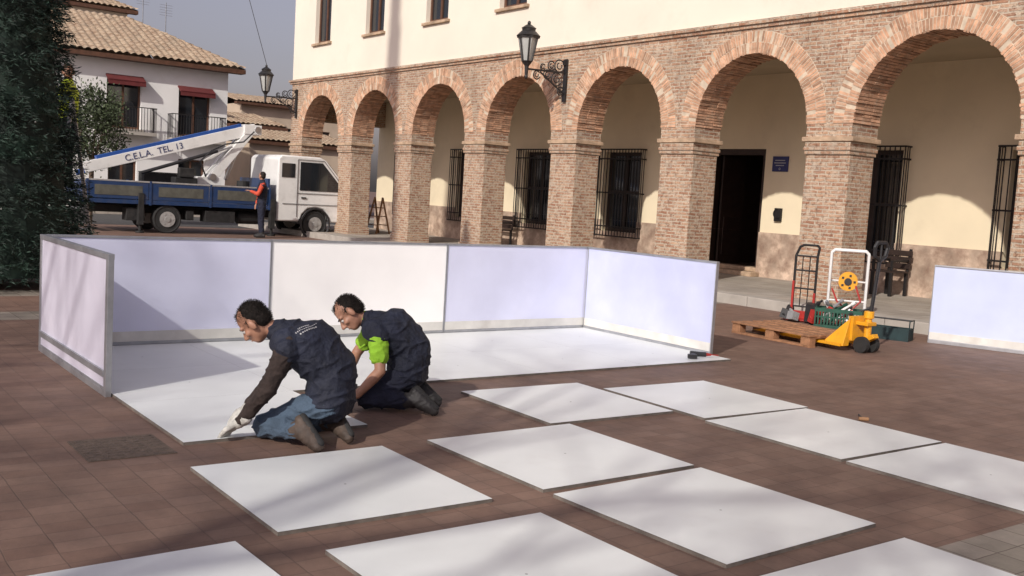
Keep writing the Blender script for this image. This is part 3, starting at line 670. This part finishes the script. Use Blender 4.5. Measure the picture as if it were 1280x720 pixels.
# ------------------------------------------------------------------ pallet, trucks, crates
PL=empty('wooden_pallet','worn wooden pallet lying on the paving with forks under','pallet',(-7.6,9.85,0),-.06)
def boards(name,lst):
    for c,d in lst:
        mb=MB();mb.box((0,0,0),d);mb.build(name,M['palletw'],PL,bevel=.003,loc=c)
boards('bottom_board',[((0,y,.011),(1.2,.1,.022)) for y in (-.35,0,.35)])
boards('block',[((x,y,.061),(.13,.1,.078)) for x in (-.53,0,.53) for y in (-.35,0,.35)])
boards('stringer_board',[((x,0,.111),(.12,.8,.021)) for x in (-.53,0,.53)])
boards('deck_board',[((0,y,.1325),(1.2,.13 if abs(y)>.3 else .1,.021)) for y in (-.35,-.18,0,.18,.35)])
P=empty('pallet_truck','yellow pallet truck with black handle and forks in pallet','pallet truck',(-6.72,9.84,0),-.05)
mb=MB()
for y in (-.19,.19):
    mb.bb((-1.2,y-.075,.055),(-.02,y+.075,.085));mb.hexa([(-1.32,y-.04,.055),(-1.2,y-.075,.055),(-1.2,y+.075,.055),(-1.32,y+.04,.055),(-1.32,y-.04,.06),(-1.2,y-.075,.085),(-1.2,y+.075,.085),(-1.32,y+.04,.06)])
    mb.hexa([(-.24,y-.05,.085),(.0,y-.05,.06),(.0,y+.05,.06),(-.24,y+.05,.085),(-.24,y-.05,.10),(.0,y*.55-.04,.37),(.0,y*.55+.04,.37),(-.24,y+.05,.10)])
mb.bb((-.03,-.13,.12),(.03,.13,.39));mb.build('fork_frame',M['yellow'],P,bevel=.008)
mb=MB();mb.cyl((.13,0,.12),(.13,0,.44),.042,.036);mb.cyl((.13,0,.38),(.13,0,.46),.055);mb.bb((.02,-.08,.3),(.18,.08,.34));mb.beam((.13,0,.14),(.24,0,.2),.09,.05);mb.build('pump',M['yellow'],P,bevel=.006)
for y in (-.085,.085):
    mb=MB();mb.cyl((0,-.028,0),(0,.028,0),.09,None,20);mb.build('steering_wheel',M['tyre'],P,smooth=True,loc=(.13,y,.09))
for y in (-.19,.19):
    mb=MB();mb.cyl((0,-.035,0),(0,.035,0),.036,None,12);mb.build('fork_roller',M['tyre'],P,loc=(-1.1,y,.038))
mb=MB();mb.tube([(.15,0,.42),(.20,0,1.02)],.021,8);t=(.20,0,1.02)
mb.tube([(t[0],0,t[2]),(t[0],-.09,t[2]+.05),(t[0]+.01,-.11,t[2]+.15),(t[0]+.01,-.07,t[2]+.2),(t[0]+.01,.07,t[2]+.2),(t[0]+.01,.11,t[2]+.15),(t[0],.09,t[2]+.05),(t[0],0,t[2])],.021,8);mb.cyl((t[0]+.01,0,t[2]),(t[0]+.01,0,t[2]+.2),.012)
mb.build('handle',M['blk'],P)
ST=empty('hand_truck','dark steel hand truck with small red base standing upright','hand truck',(-8.88,11.7,0),math.radians(20))
mb=MB()
for x in (-.15,.15):mb.tube([(x,-.05,.03),(x,-.05,.9),(x*.9,.06,1.02),(x*.6,.1,1.05)],.018,8)
for z in (.2,.45,.7,.9):mb.cyl((-.15,-.05,z),(.15,-.05,z),.012,n=8)
mb.tube([(-.09,.1,1.05),(.09,.1,1.05)],.016,8)
for x in (-.05,.05):mb.cyl((x,-.05,.2),(x,-.05,.9),.008,n=6)
mb.build('truck_frame',M['iron'],ST)
mb=MB();mb.bb((-.2,-.25,.015),(.2,-.05,.03));mb.bb((-.17,-.07,.03),(.17,-.045,.14));mb.beam((-.15,-.06,.15),(-.15,-.06,.55),.03,.05);mb.beam((.15,-.06,.15),(.15,-.06,.4),.03,.05);mb.build('toe_plate',M['red'],ST,bevel=.005)
for x in (-.2,.2):
    mb=MB();mb.cyl((-.03,0,0),(.03,0,0),.1,None,18);mb.build('wheel',M['tyre'],ST,loc=(x,.03,.1))
for loc,r,h_,mm in (((-8.62,11.50,0),.4,.28,'blk'),((-8.50,11.42,0),1.3,.2,'red'),((-9.0,11.42,0),2.1,.16,'blk'),((-8.80,11.36,0),2.9,.14,'galv')):
    mb=MB();mb.beam((-.0,0,.03),(.0,-.02,h_),.13,.10);mb.cyl((-.06,0,h_*.4),(.10,-.05,h_*1.15),.028,n=8);mb.cyl((.10,-.05,h_*1.15),(.14,-.06,h_*1.3),.016,n=8);o=mb.build('power_tool',[M[mm]],loc=loc,rot=(.1,.1,r));info(o,('red' if mm=='red' else 'grey' if mm=='galv' else 'black')+' power tool standing beside the hand truck','power tool','tools beside the hand truck')
FC=empty('cable_reel_stand','white tubular stand carrying a yellow cable reel','cable reel',(-8.38,11.95,0),math.radians(35))
mb=MB();
for y in (-.12,.12):mb.tube([(-.24,y,.0),(-.24,y,.98),(-.2,y,1.02),(.2,y,1.02),(.24,y,.98),(.24,y,0)],.019,8)
for x,z in ((-.24,.97),(.24,.97),(-.24,.3),(.24,.3)):mb.cyl((x,-.12,z),(x,.12,z),.014)
mb.cyl((-.24,-.12,.34),(.24,-.12,.34),.014);mb.cyl((-.24,0,.6),(.24,0,.6),.012);mb.build('stand_frame',M['wpaint'],FC)
mb=MB();mb.cyl((0,-.1,.6),(0,-.085,.6),.125,None,24,0);mb.cyl((0,.085,.6),(0,.1,.6),.125,None,24,0);mb.cyl((0,-.085,.6),(0,.085,.6),.08,None,20,1);mb.cyl((0,-.115,.6),(0,-.1,.6),.05,None,12,2)
for k in range(5):t=k*1.257;mb.box((.085*math.cos(t),-.104,.6+.085*math.sin(t)),(.03,.006,.03),2)
mb.build('cable_reel',[M['yellow'],M['orange'],M['blk']],FC,smooth=True)
mb=MB();mb.tube([(.1,-.1,.55),(.18,-.16,.35),(.05,-.2,.2),(-.12,-.2,.33),(-.2,-.16,.5)],.012,6);mb.build('cable',M['red'],FC)
def crate(loc,rz,w,d,h,m,name,label,cat):
    C_=empty(name,label,cat,loc,rz,None);mb=MB()
    mb.bb((-w/2,-d/2,0),(w/2,d/2,.012));
    for z0,z1 in ((0.013,.04),(h-.05,h)):
        mb.bb((-w/2,-d/2,z0),(w/2,-d/2+.012,z1));mb.bb((-w/2,d/2-.012,z0),(w/2,d/2,z1));mb.bb((-w/2,-d/2+.012,z0),(-w/2+.012,d/2-.012,z1));mb.bb((w/2-.012,-d/2+.012,z0),(w/2,d/2-.012,z1))
    for x in np.arange(-w/2+.012,w/2-.01,.04):
        for y in (-d/2+.006,d/2-.006):mb.box((x,y,h/2),(.018,.01,h-.09))
    for y in np.arange(-d/2+.02,d/2-.01,.04):
        for x in (-w/2+.006,w/2-.006):mb.box((x,y,h/2),(.01,.018,h-.09))
    mb.box((0,-d/2+.006,h*.55),(w-.05,.009,.02));mb.build('crate_basket',m,C_)
    for x in (-w/2-.006,w/2+.006):
        mb=MB();mb.torus((0,0,0),.035,.008,(1,0,0),12,5);mb.build('crate_handle',m,C_,loc=(x,0,h-.03))
    return C_
crate((-8.18,11.55,0),math.radians(28),.60,.36,.26,M['green'],'plastic_crate','dark green slatted plastic crate full of fittings on paving','crate')
for i in range(16):
    mb=MB();p=V((-8.18+random.uniform(-.2,.2),11.55+random.uniform(-.1,.1),.04+.014*i));d=V((random.uniform(-1,1),random.uniform(-1,1),random.uniform(.1,.9))).normalized()
    mb.cyl(p,p+d*.17,.018,.014,8);mb.cyl(p+d*.15,p+d*.20,.024,.024,8)
    o=mb.build('metal_fitting',[M['alu'],M['red'],M['green'],M['blk'],M['wpaint']][i%5]);info(o,'short metal fitting lying in the green crate','fitting','fittings in the crate')
TB=empty('tool_box','open dark teal metal tool box on the paving','tool box',(-7.28,11.3,0),math.radians(18))
mb=MB();w,d,h=.54,.24,.15
mb.bb((-w/2,-d/2,0),(w/2,d/2,.01));mb.bb((-w/2,-d/2,.01),(w/2,-d/2+.01,h));mb.bb((-w/2,d/2-.01,.01),(w/2,d/2,h));mb.bb((-w/2,-d/2+.01,.01),(-w/2+.01,d/2-.01,h));mb.bb((w/2-.01,-d/2+.01,.01),(w/2,d/2-.01,h));mb.bb((-w/2+.01,-d/2+.01,h*.5),(w/2-.01,d/2-.01,h*.52))
mb.build('box_body',M['teal'],TB,bevel=.004)
for x in (-w/2,w/2):
    mb=MB();mb.tube([(0,-d/2+.02,h),(0,-d/2+.02,h+.1),(0,d/2-.02,h+.1),(0,d/2-.02,h)],.008,6);mb.build('end_bracket',M['teal'],TB,loc=(x,0,0))
mb=MB();mb.cyl((-w/2,0,h+.1),(w/2,0,h+.1),.011,n=8);mb.build('box_handle',M['blk'],TB)
def bench(loc,rz,label,w=1.2):
    B=empty('bench',label,'bench',loc,rz,'dark wooden benches under the arcade')
    mb=MB()
    for k in range(4):mb.box((0,-.18+.11*k,.42),(w,.09,.03))
    mb.build('seat',M['darkwood'],B,bevel=.004)
    mb=MB()
    for k in range(3):mb.box((0,.25+.02*k,.52+.11*k),(w,.025,.095))
    mb.build('backrest',M['darkwood'],B,bevel=.004)
    for x in (-w/2+.06,w/2-.06):
        mb=MB();mb.beam((x,-.2,0),(x,-.2,.41),.05,.05);mb.beam((x,.25,0),(x,.24,.43),.05,.05);mb.beam((x,.27,.43),(x,.33,.82),.045,.03);mb.beam((x,-.22,.6),(x,.26,.62),.05,.03);mb.beam((x,-.2,.44),(x,-.2,.6),.04,.04);mb.build('leg',M['iron'],B,bevel=.003)
bench((-10.28,15.8,.15),0,'dark wooden bench by the pier under the arcade',.48)
bench((-21.9,15.7,.15),0,'dark bench against the gallery wall below a window',.8)
LD=empty('step_ladder','small open wooden step ladder standing under the arcade','ladder',(-26.3,14.6,.15),.3)
for y in (-.28,.28):
    mb=MB()
    for x in (-.22,.22):mb.beam((x,y,0),(x*.7,0,1.05),.05,.03)
    for k in range(1,4):
        t=k/4.2;mb.box((0,y*(1-t),1.05*t),(.42-.13*t,.06,.025))
    mb.build('ladder_side',M['ladw'],LD)
DR=empty('cordless_drill','black and red cordless drill lying on the floor edge','drill',(-6.86,7.45,.02),.9)
mb=MB();mb.cyl((-.08,0,.03),(.08,0,.03),.027,.023,12);mb.beam((-.04,0,.025),(-.07,-.12,.025),.04,.03);mb.box((-.075,-.14,.025),(.09,.04,.04));mb.build('drill_body',M['blk'],DR,bevel=.004)
mb=MB();mb.cyl((.08,0,.03),(.13,0,.03),.018,.010,10);mb.cyl((.13,0,.03),(.2,0,.03),.004,n=6);mb.build('chuck',M['red'],DR)
HM=empty('rubber_mallet','small mallet lying on paving beside a floor panel','mallet',(-4.35,6.54,0),.9)
mb=MB();mb.cyl((-.035,0,.014),(.035,0,.014),.014,None,12);mb.build('mallet_head',M['ladw'],HM);mb=MB();mb.cyl((0,.014,.014),(.02,.18,.008),.007,.008,8);mb.build('mallet_handle',M['blk'],HM)
mb=MB();mb.box((0,0,.002),(.46,.46,.004));
for i in range(9):
    for j in range(9):mb.box((-.2+.05*i,-.2+.05*j,.005),(.03,.03,.002))
o=mb.build('manhole_cover',M['manhole'],loc=(-5.62,1.60,0));info(o,'square dark cast iron manhole cover in brick paving','manhole cover')
mb=MB();P_=[]
for k in range(13):
    t=k/12;P_.append((-29.1-2.5*t,12.2-1.2*t,4.85+7*t))
mb.tube(P_,.009,5);o=mb.build('overhead_cable',M['blk']);info(o,'thin black overhead cable running up from the corner lantern','cable')
# ------------------------------------------------------------------ people
def remesh(mb,name,m,parent,voxel,smooth=4,wr=0,wrs=9,label=None):
    me=bpy.data.meshes.new(name);me.from_pydata(mb.v,[],mb.f);o=bpy.data.objects.new(name,me);COL.objects.link(o)
    r=o.modifiers.new('r','REMESH');r.mode='VOXEL';r.voxel_size=voxel;r.use_smooth_shade=True
    s_=o.modifiers.new('s','SMOOTH');s_.iterations=smooth;s_.factor=.5
    me2=bpy.data.meshes.new_from_object(o.evaluated_get(bpy.context.evaluated_depsgraph_get()));bpy.data.objects.remove(o)
    me2.name=name;me2.materials.clear();me2.materials.append(m)
    me2.polygons.foreach_set('use_smooth',[True]*len(me2.polygons))
    if wr:
        n=len(me2.vertices);co=np.zeros(n*3);me2.vertices.foreach_get('co',co);co=co.reshape(-1,3);no=np.zeros(n*3);me2.vertices.foreach_get('normal',no);no=no.reshape(-1,3)
        for i in range(n):
            p=V(co[i])*wrs
            q=V((p.x*.8+p.z*.5,p.y*.45,p.z*1.9-p.x*.6))
            fold=(1-min(1,abs(noise.noise(q))*3.2))**2
            co[i]+=no[i]*(fold*1.0+noise.noise(p*.6)*.6-.2)*wr
        me2.vertices.foreach_set('co',co.ravel())
    o2=bpy.data.objects.new(name,me2);COL.objects.link(o2);o2.parent=parent
    if label:o2['label']=label
    return o2
def frame(fw,up):
    fw=V(fw).normalized();up=V(up);up=(up-fw*up.dot(fw)).normalized();sd=up.cross(fw)
    return fw,sd,up
def head(mb,c,fw,up):
    fw,sd,up=frame(fw,up);R=Matrix((fw,sd,up)).transposed();c=V(c)
    P=lambda a,b,d:c+fw*a+sd*b+up*d
    E=lambda a,b,d,r:mb.ell(P(a,b,d),r,16,12,R=R)
    E(-.012,0,.035,(.094,.074,.086));E(.02,0,-.02,(.072,.062,.086));E(.048,0,-.072,(.040,.042,.034));E(.03,0,-.055,(.05,.054,.043))
    mb.cap(P(.088,0,.012),.010,P(.113,0,-.022),.013,10);E(.100,.011,-.028,(.012,.009,.009));E(.100,-.011,-.028,(.012,.009,.009))
    for s_ in (1,-1):
        mb.cap(P(.080,s_*.015,.030),.012,P(.068,s_*.05,.028),.010,8);E(-.005,s_*.079,-.008,(.02,.012,.034));E(.058,s_*.042,-.018,(.026,.022,.02))
    mb.cap(P(.086,-.018,-.052),.009,P(.086,.018,-.052),.009,8);mb.cap(P(.082,-.015,-.064),.009,P(.082,.015,-.064),.009,8)
def face_parts(c,fw,up,parent):
    fw,sd,up=frame(fw,up);c=V(c);P=lambda a,b,d:c+fw*a+sd*b+up*d
    for s_ in (1,-1):
        mb=MB();mb.ell(P(.073,s_*.031,.008),(.0125,)*3,12,8);mb.build('eye',M['eye'],parent,smooth=True)
        mb=MB();mb.ell(P(.0835,s_*.031,.006),(.005,)*3,10,6);mb.build('iris',M['iris'],parent,smooth=True)
        mb=MB();mb.cap(P(.091,s_*.016,.033),.004,P(.077,s_*.05,.034),.003,6);mb.build('eyebrow',M['iris'],parent,smooth=True)
    mb=MB();mb.cap(P(.094,-.018,-.057),.0032,P(.094,.018,-.057),.0032,6);mb.build('mouth',M['lip'],parent,smooth=True)
def hand(mb,w,d,palm,side=1,curl=.5,extra=0):
    w=V(w);d=V(d).normalized();pn=V(palm);pn=(pn-d*pn.dot(d)).normalized();s_=d.cross(pn)*side
    e=extra
    for t in (-.028,-.01,.01,.028):
        mb.cap(w+d*.015,.018+e,w+d*.085+s_*t,.0125+e,8)
    for i,(t,L) in enumerate(((.030,.072),(.010,.080),(-.011,.074),(-.030,.058))):
        p=w+d*.088+s_*t;seg=(.45,.3,.25);r=.0092+e
        for j in range(3):
            a=curl*(.5+j*.5);q=(d*math.cos(a)+pn*math.sin(a)+s_*t*2.6).normalized()
            p2=p+q*L*seg[j];mb.cap(p,r,p2,r*.92,8);p=p2;r*=.92
    p=w+d*.03+s_*.026;q=(d*.6+s_*.75+pn*.25).normalized();p2=p+q*.045;mb.cap(p,.0135+e,p2,.0115+e,8);p3=p2+(d*.85+s_*.35+pn*.35).normalized()*.032;mb.cap(p2,.0115+e,p3,.0095+e,8)
def person(name,label,loc,rz,J,outfit,voxel=.008):
    P=empty(name,label,'person',loc,rz)
    g={k:V(v) for k,v in J.items()}
    body=MB();TS=outfit.get('ts',1.0);short=outfit.get('sleeve',1.0)<1
    def torso(mb,e):
        for s_ in ('l','r'):
            mb.chain([(g['hip_'+s_].lerp(g['pelvis'],.3),.105*TS+e),(g['waist'].lerp(g['hip_'+s_]+(g['waist']-g['pelvis']),.42),.097*TS+e),(g['chest'].lerp(g['sh_'+s_],.42),.105*TS+e),(g['sh_'+s_].lerp(g['neck'],.3),.060+e)],14)
        mb.chain([(g['pelvis'],.115*TS+e),(g['waist'],.120*TS+e),(g['chest'],.130*TS+e),(g['neck'].lerp(g['chest'],.35),.076+e)],14)
    torso(body,0)
    body.cap(g['neck'].lerp(g['chest'],.2),.058,g['neck'].lerp(g['head'],.5),.050)
    for s_ in ('l','r'):
        body.chain([(g['sh_'+s_],.054),(g['sh_'+s_].lerp(g['el_'+s_],.35),.046),(g['el_'+s_],.037),(g['el_'+s_].lerp(g['wr_'+s_],.3),.038),(g['wr_'+s_],.026)])
        body.chain([(g['hip_'+s_],.088),(g['hip_'+s_].lerp(g['kn_'+s_],.5),.072),(g['kn_'+s_],.052),(g['kn_'+s_].lerp(g['an_'+s_],.35),.050),(g['an_'+s_],.036),(g['toe_'+s_],.03)])
        hd=g['ha_'+s_]-g['wr_'+s_];hand(body,g['wr_'+s_],hd,g.get('palm_'+s_,V((0,0,-1))),1 if s_=='l' else -1,curl=outfit.get('curl',.5))
    head(body,g['head'],g['face'],g['up'])
    remesh(body,'body',M['skin'],P,voxel*.85,2)
    face_parts(g['head'],g['face'],g['up'],P)
    fw,sd,up=frame(g['face'],g['up']);R=Matrix((fw,sd,up)).transposed();h=MB();c=g['head']
    h.ell(c-fw*.023+up*.038,(.088,.0752,.083),18,12,R=R);h.ell(c-fw*.045-up*.005,(.057,.065,.068),18,12,R=R);h.ell(c+fw*.024+up*.080,(.038,.044,.033),14,10,R=R)
    for s_ in (1,-1):h.ell(c+fw*.004+sd*s_*.064+up*.020,(.016,.0105,.030),10,8,R=R)
    ho=remesh(h,'hair',outfit.get('hair',M['hair']),P,.006,2,.0015,60)
    if voxel<.012:
        me=ho.data;n=len(me.vertices);co=np.zeros(n*3);me.vertices.foreach_get('co',co);co=co.reshape(-1,3);no=np.zeros(n*3);me.vertices.foreach_get('normal',no);no=no.reshape(-1,3)
        rel=co-np.array(c);keep=(rel@np.array(up)>-.065)
        idx=rng.choice(np.where(keep)[0],size=6500);jit=rng.normal(size=(6500,3))
        leafcloud('hair_strands',co[idx]-no[idx]*.002+jit*.002,no[idx]*.55-np.array(fw)*.30+np.array(up)*.1+jit*.28,.0135,M['hair'],P,width=.13)
    v=MB();torso(v,outfit.get('pad',.022))
    v.chain([(g['neck'].lerp(g['chest'],.2),.078),(g['neck'].lerp(g['head'],.10),.070)],14)
    for s_ in ('l','r'):v.cap(g['sh_'+s_].lerp(g['neck'],.25),.078,g['sh_'+s_].lerp(g['el_'+s_],.05),.074)
    vo=remesh(v,outfit.get('topname','vest'),outfit['top'],P,voxel,5,outfit.get('wr',.013),7)
    if 'collar' in outfit:
        k=MB();a=g['neck'].lerp(g['head'],.10);b=g['neck'].lerp(g['head'],.26);k.cap(a,.062,b,.058);remesh(k,'shirt_collar',outfit['collar'],P,.007,2)
    for s_ in ('l','r'):
        s2=MB();f_=outfit.get('sleeve',1.0)
        a,b,c_=g['sh_'+s_],g['el_'+s_],g['wr_'+s_]
        if f_>=1:s2.chain([(a,.068),(a.lerp(b,.5),.058),(b,.051),(b.lerp(c_,.5),.045),(b.lerp(c_,.93),.037)])
        else:s2.chain([(a.lerp(b,.16),.070),(a.lerp(b,f_*.7),.070),(a.lerp(b,f_),.067)])
        remesh(s2,'sleeve',outfit['sleevemat'],P,voxel,3,.008,12)
    t=MB()
    for s_ in ('l','r'):
        t.chain([(g['hip_'+s_].lerp(g['pelvis'],.3),.118*TS),(g['hip_'+s_],.106*TS),(g['hip_'+s_].lerp(g['kn_'+s_],.5),.092),(g['kn_'+s_],.070),(g['kn_'+s_].lerp(g['an_'+s_],.4),.067),(g['kn_'+s_].lerp(g['an_'+s_],.9),.054)])
    t.chain([(g['pelvis'],.125*TS),(g['pelvis'].lerp(g['waist'],.4),.120*TS)])
    remesh(t,'trousers',outfit['trousers'],P,voxel,3,.012,10)
    for s_ in ('l','r'):
        b=MB();an=g['an_'+s_];to=g['toe_'+s_];kn=g['kn_'+s_];d=(to-an);dn=d.normalized()
        sole=g.get('sole_'+s_,V((0,0,-1)));sole=(sole-dn*sole.dot(dn)).normalized();heel=an-dn*.045+sole*.04
        b.chain([(kn.lerp(an,.80),.054),(an,.050),(an.lerp(to,.5),.044),(to,.036),(to+dn*.03,.032)]);b.chain([(heel,.038),(heel.lerp(to,.5)+sole*.008,.038),(to+sole*.006,.040)])
        remesh(b,'boot',outfit['boots'],P,voxel,3,.004,20)
        so=MB();so.chain([(heel+sole*.026,.026),(heel.lerp(to,.5)+sole*.030,.022),(to+sole*.028,.026),(to+dn*.03+sole*.026,.022)]);remesh(so,'boot_sole',M['tyre'],P,voxel,2)
        if outfit.get('gloves'):
            gl=MB();hd=g['ha_'+s_]-g['wr_'+s_];hand(gl,g['wr_'+s_],hd,g.get('palm_'+s_,V((0,0,-1))),1 if s_=='l' else -1,curl=outfit.get('curl',.5),extra=.0045);gl.cap(g['wr_'+s_]-hd.normalized()*.05,.037,g['wr_'+s_]+hd.normalized()*.02,.030);remesh(gl,'glove',outfit['gloves'],P,.006,2,.003,30)
    if 'print' in outfit:
        me=vo.data;bv=BVHTree.FromPolygons([v_.co.copy() for v_ in me.vertices],[tuple(p.vertices) for p in me.polygons])
        n_,u_=V(outfit['print'][0]).normalized(),V(outfit['print'][1]);u_=(u_-n_*u_.dot(n_)).normalized();r_=u_.cross(n_);mb=MB();c0=g['chest'].lerp(g['neck'],.35)
        for k,wd in enumerate((.08,.14,.11)):
            x=-wd/2
            while x<wd/2:
                ww=random.uniform(.005,.012);o0=c0+n_*.6-u_*(.02*k-.02)+r_*(x+ww/2);hit,nn,_,_2=bv.ray_cast(o0,-n_)
                if hit is not None:
                    uu=(u_-nn*u_.dot(nn)).normalized();rr=uu.cross(nn);mb.box(hit+nn*.0015,(ww*.75,.008,.002),0,Matrix((rr,uu,nn)).transposed())
                x+=ww+.004
        mb.build('vest_print',M['txtw'],P)
    return P
RZ=math.atan2(.8015,.598)
m1=dict(pelvis=(.165,.12,.25),waist=(.165,.12,.41),chest=(.055,.12,.545),neck=(-.135,.10,.63),head=(-.285,.08,.675),face=(-.60,.10,-.80),up=(-.75,.0,.62),
 sh_l=(-.06,-.06,.560),el_l=(-.155,-.13,.315),wr_l=(-.315,-.07,.115),ha_l=(-.40,-.04,.05),palm_l=(-.3,0,-1),
 sh_r=(-.07,.28,.560),el_r=(-.20,.32,.33),wr_r=(-.36,.26,.13),ha_r=(-.44,.22,.05),palm_r=(-.3,0,-1),
 hip_l=(.16,.03,.23),kn_l=(-.20,.05,.08),an_l=(.06,-.14,.10),toe_l=(.15,-.21,.05),sole_l=(.6,-.2,.9),
 hip_r=(.18,.21,.23),kn_r=(-.13,.32,.08),an_r=(.20,.12,.10),toe_r=(.28,.04,.05),sole_r=(.6,-.2,.9))
person('person','man kneeling in navy vest, jeans and pale gloves pressing floor panel',(-5.36,2.51,0),RZ,m1,
 dict(top=M['navy'],sleevemat=M['brownk'],trousers=M['jeans'],boots=M['boot'],gloves=M['glove'],pad=.030,curl=.45,print=((.25,-.75,.6),(-.5,0,.85))),.008)
m2=dict(pelvis=(.085,.12,.26),waist=(.085,.12,.41),chest=(-.02,.12,.515),neck=(-.19,.10,.585),head=(-.325,.07,.635),face=(-.50,-.25,-.85),up=(-.82,.0,.50),
 sh_l=(-.11,-.06,.515),el_l=(-.075,-.14,.285),wr_l=(-.22,-.14,.115),ha_l=(-.30,-.13,.05),palm_l=(-.3,0,-1),
 sh_r=(-.17,.28,.52),el_r=(-.30,.30,.33),wr_r=(-.36,.16,.16),ha_r=(-.40,.10,.08),palm_r=(-.3,0,-1),
 hip_l=(.07,.03,.23),kn_l=(-.17,-.05,.08),an_l=(.18,-.10,.09),toe_l=(.27,-.12,.045),sole_l=(.5,0,.85),
 hip_r=(.10,.21,.23),kn_r=(-.14,.30,.08),an_r=(.18,.18,.09),toe_r=(.27,.16,.045),sole_r=(.5,0,.85))
person('person','man kneeling in navy vest over lime shirt, working with both hands',(-5.93,3.47,0),RZ,m2,
 dict(top=M['navy'],sleevemat=M['lime'],sleeve=.58,collar=M['lime'],trousers=M['work'],boots=M['bootk'],pad=.028,curl=.6),.008)
m3=dict(pelvis=(0,0,.92),waist=(0,0,1.06),chest=(0,0,1.28),neck=(0,-.01,1.46),head=(-.01,-.02,1.60),face=(-.8,.5,-.1),up=(0,0,1),
 sh_l=(.05,-.17,1.38),el_l=(-.04,-.27,1.13),wr_l=(-.25,-.2,1.20),ha_l=(-.33,-.18,1.22),
 sh_r=(-.05,.17,1.38),el_r=(-.12,.24,1.12),wr_r=(-.18,.14,.88),ha_r=(-.2,.12,.80),
 hip_l=(.03,-.09,.90),kn_l=(.03,-.10,.5),an_l=(.06,-.1,.09),toe_l=(-.08,-.07,.05),
 hip_r=(-.03,.09,.90),kn_r=(-.05,.1,.5),an_r=(-.03,.1,.09),toe_r=(-.17,.13,.05))
person('person','standing worker in navy vest with orange red sleeves beside truck',(-25.3,10.6,0),RZ,m3,
 dict(top=M['navy'],sleevemat=M['redsleeve'],trousers=M['work'],boots=M['bootk'],pad=.02,ts=.9),.014)
m4=dict(m3);m4['face']=(.3,-.8,-.1);m4['wr_l']=(-.2,-.42,1.5);m4['ha_l']=(-.24,-.5,1.55);m4['el_l']=(0,-.36,1.3)
LX,LY=-15.72,3.62
LL=empty('leaning_ladder','aluminium ladder set up behind the christmas tree','ladder',(LX,LY,0),RZ)
for y in (-.9,.55):
    for x in (-.2,.2):
        mb=MB();mb.beam((x,y,0),(x*.7,-.22,2.5),.05,.025);mb.build('stile',M['alu'],LL)
for k in range(1,8):
    t=k/8;mb=MB();mb.box((0,.55*(1-t)-.22*t,2.5*t),(.38-.1*t,.06,.03));mb.build('rung',M['alu'],LL)
person('person','worker in hi-vis yellow jacket standing on ladder at tree',(LX,LY,1.27),RZ,m4,
 dict(top=M['hivis'],topname='jacket',sleevemat=M['hivis'],trousers=M['work'],boots=M['bootk'],pad=.02,ts=.9),.014)
# ------------------------------------------------------------------ light, world, camera
TR=V((-.72,1.42,-1)).normalized()
sl=bpy.data.lights.new('sun','SUN');sl.energy=3.7;sl.angle=math.radians(.8);sl.color=(1,.95,.87);so=bpy.data.objects.new('sun',sl);COL.objects.link(so);so.rotation_euler=TR.to_track_quat('-Z','Y').to_euler();so.location=(10,-20,20)
w=bpy.data.worlds.new('World');S.world=w;w.use_nodes=True;n=w.node_tree.nodes;l=w.node_tree.links
sk=n.new('ShaderNodeTexSky');sk.sky_type='NISHITA';sk.sun_disc=False;sk.sun_elevation=math.radians(32.1);sk.sun_rotation=math.atan2(.72,-1.42);sk.dust_density=3;sk.air_density=1.2
hs=n.new('ShaderNodeHueSaturation');hs.inputs['Saturation'].default_value=.5;l.new(sk.outputs[0],hs.inputs['Color'])
mx=n.new('ShaderNodeMix');mx.data_type='RGBA';mx.blend_type='MULTIPLY';mx.inputs[0].default_value=1;mx.inputs[7].default_value=(1.0,.90,1.02,1);l.new(hs.outputs[0],mx.inputs[6])
l.new(mx.outputs[2],n['Background'].inputs[0]);n['Background'].inputs[1].default_value=.095
psi,th,rho,F=.9297,.0909,-.0593,1274.3
f0=V((-math.sin(psi),math.cos(psi),0));r0=V((math.cos(psi),math.sin(psi),0));z=V((0,0,1))
fo=f0*math.cos(th)-z*math.sin(th);d_=-(z*math.cos(th)+f0*math.sin(th))
r_=r0*math.cos(rho)+d_*math.sin(rho);dn=-r0*math.sin(rho)+d_*math.cos(rho)
cam=bpy.data.cameras.new('camera');co=bpy.data.objects.new('camera',cam);COL.objects.link(co)
Mx=Matrix((r_,-dn,-fo)).transposed().to_4x4();Mx.translation=V((0,0,1.5));co.matrix_world=Mx
cam.sensor_width=36;cam.lens=36*F/1280;cam.clip_end=800;cam.clip_start=.05;S.camera=co
S.view_settings.view_transform='Standard';S.view_settings.look='None';S.view_settings.exposure=0
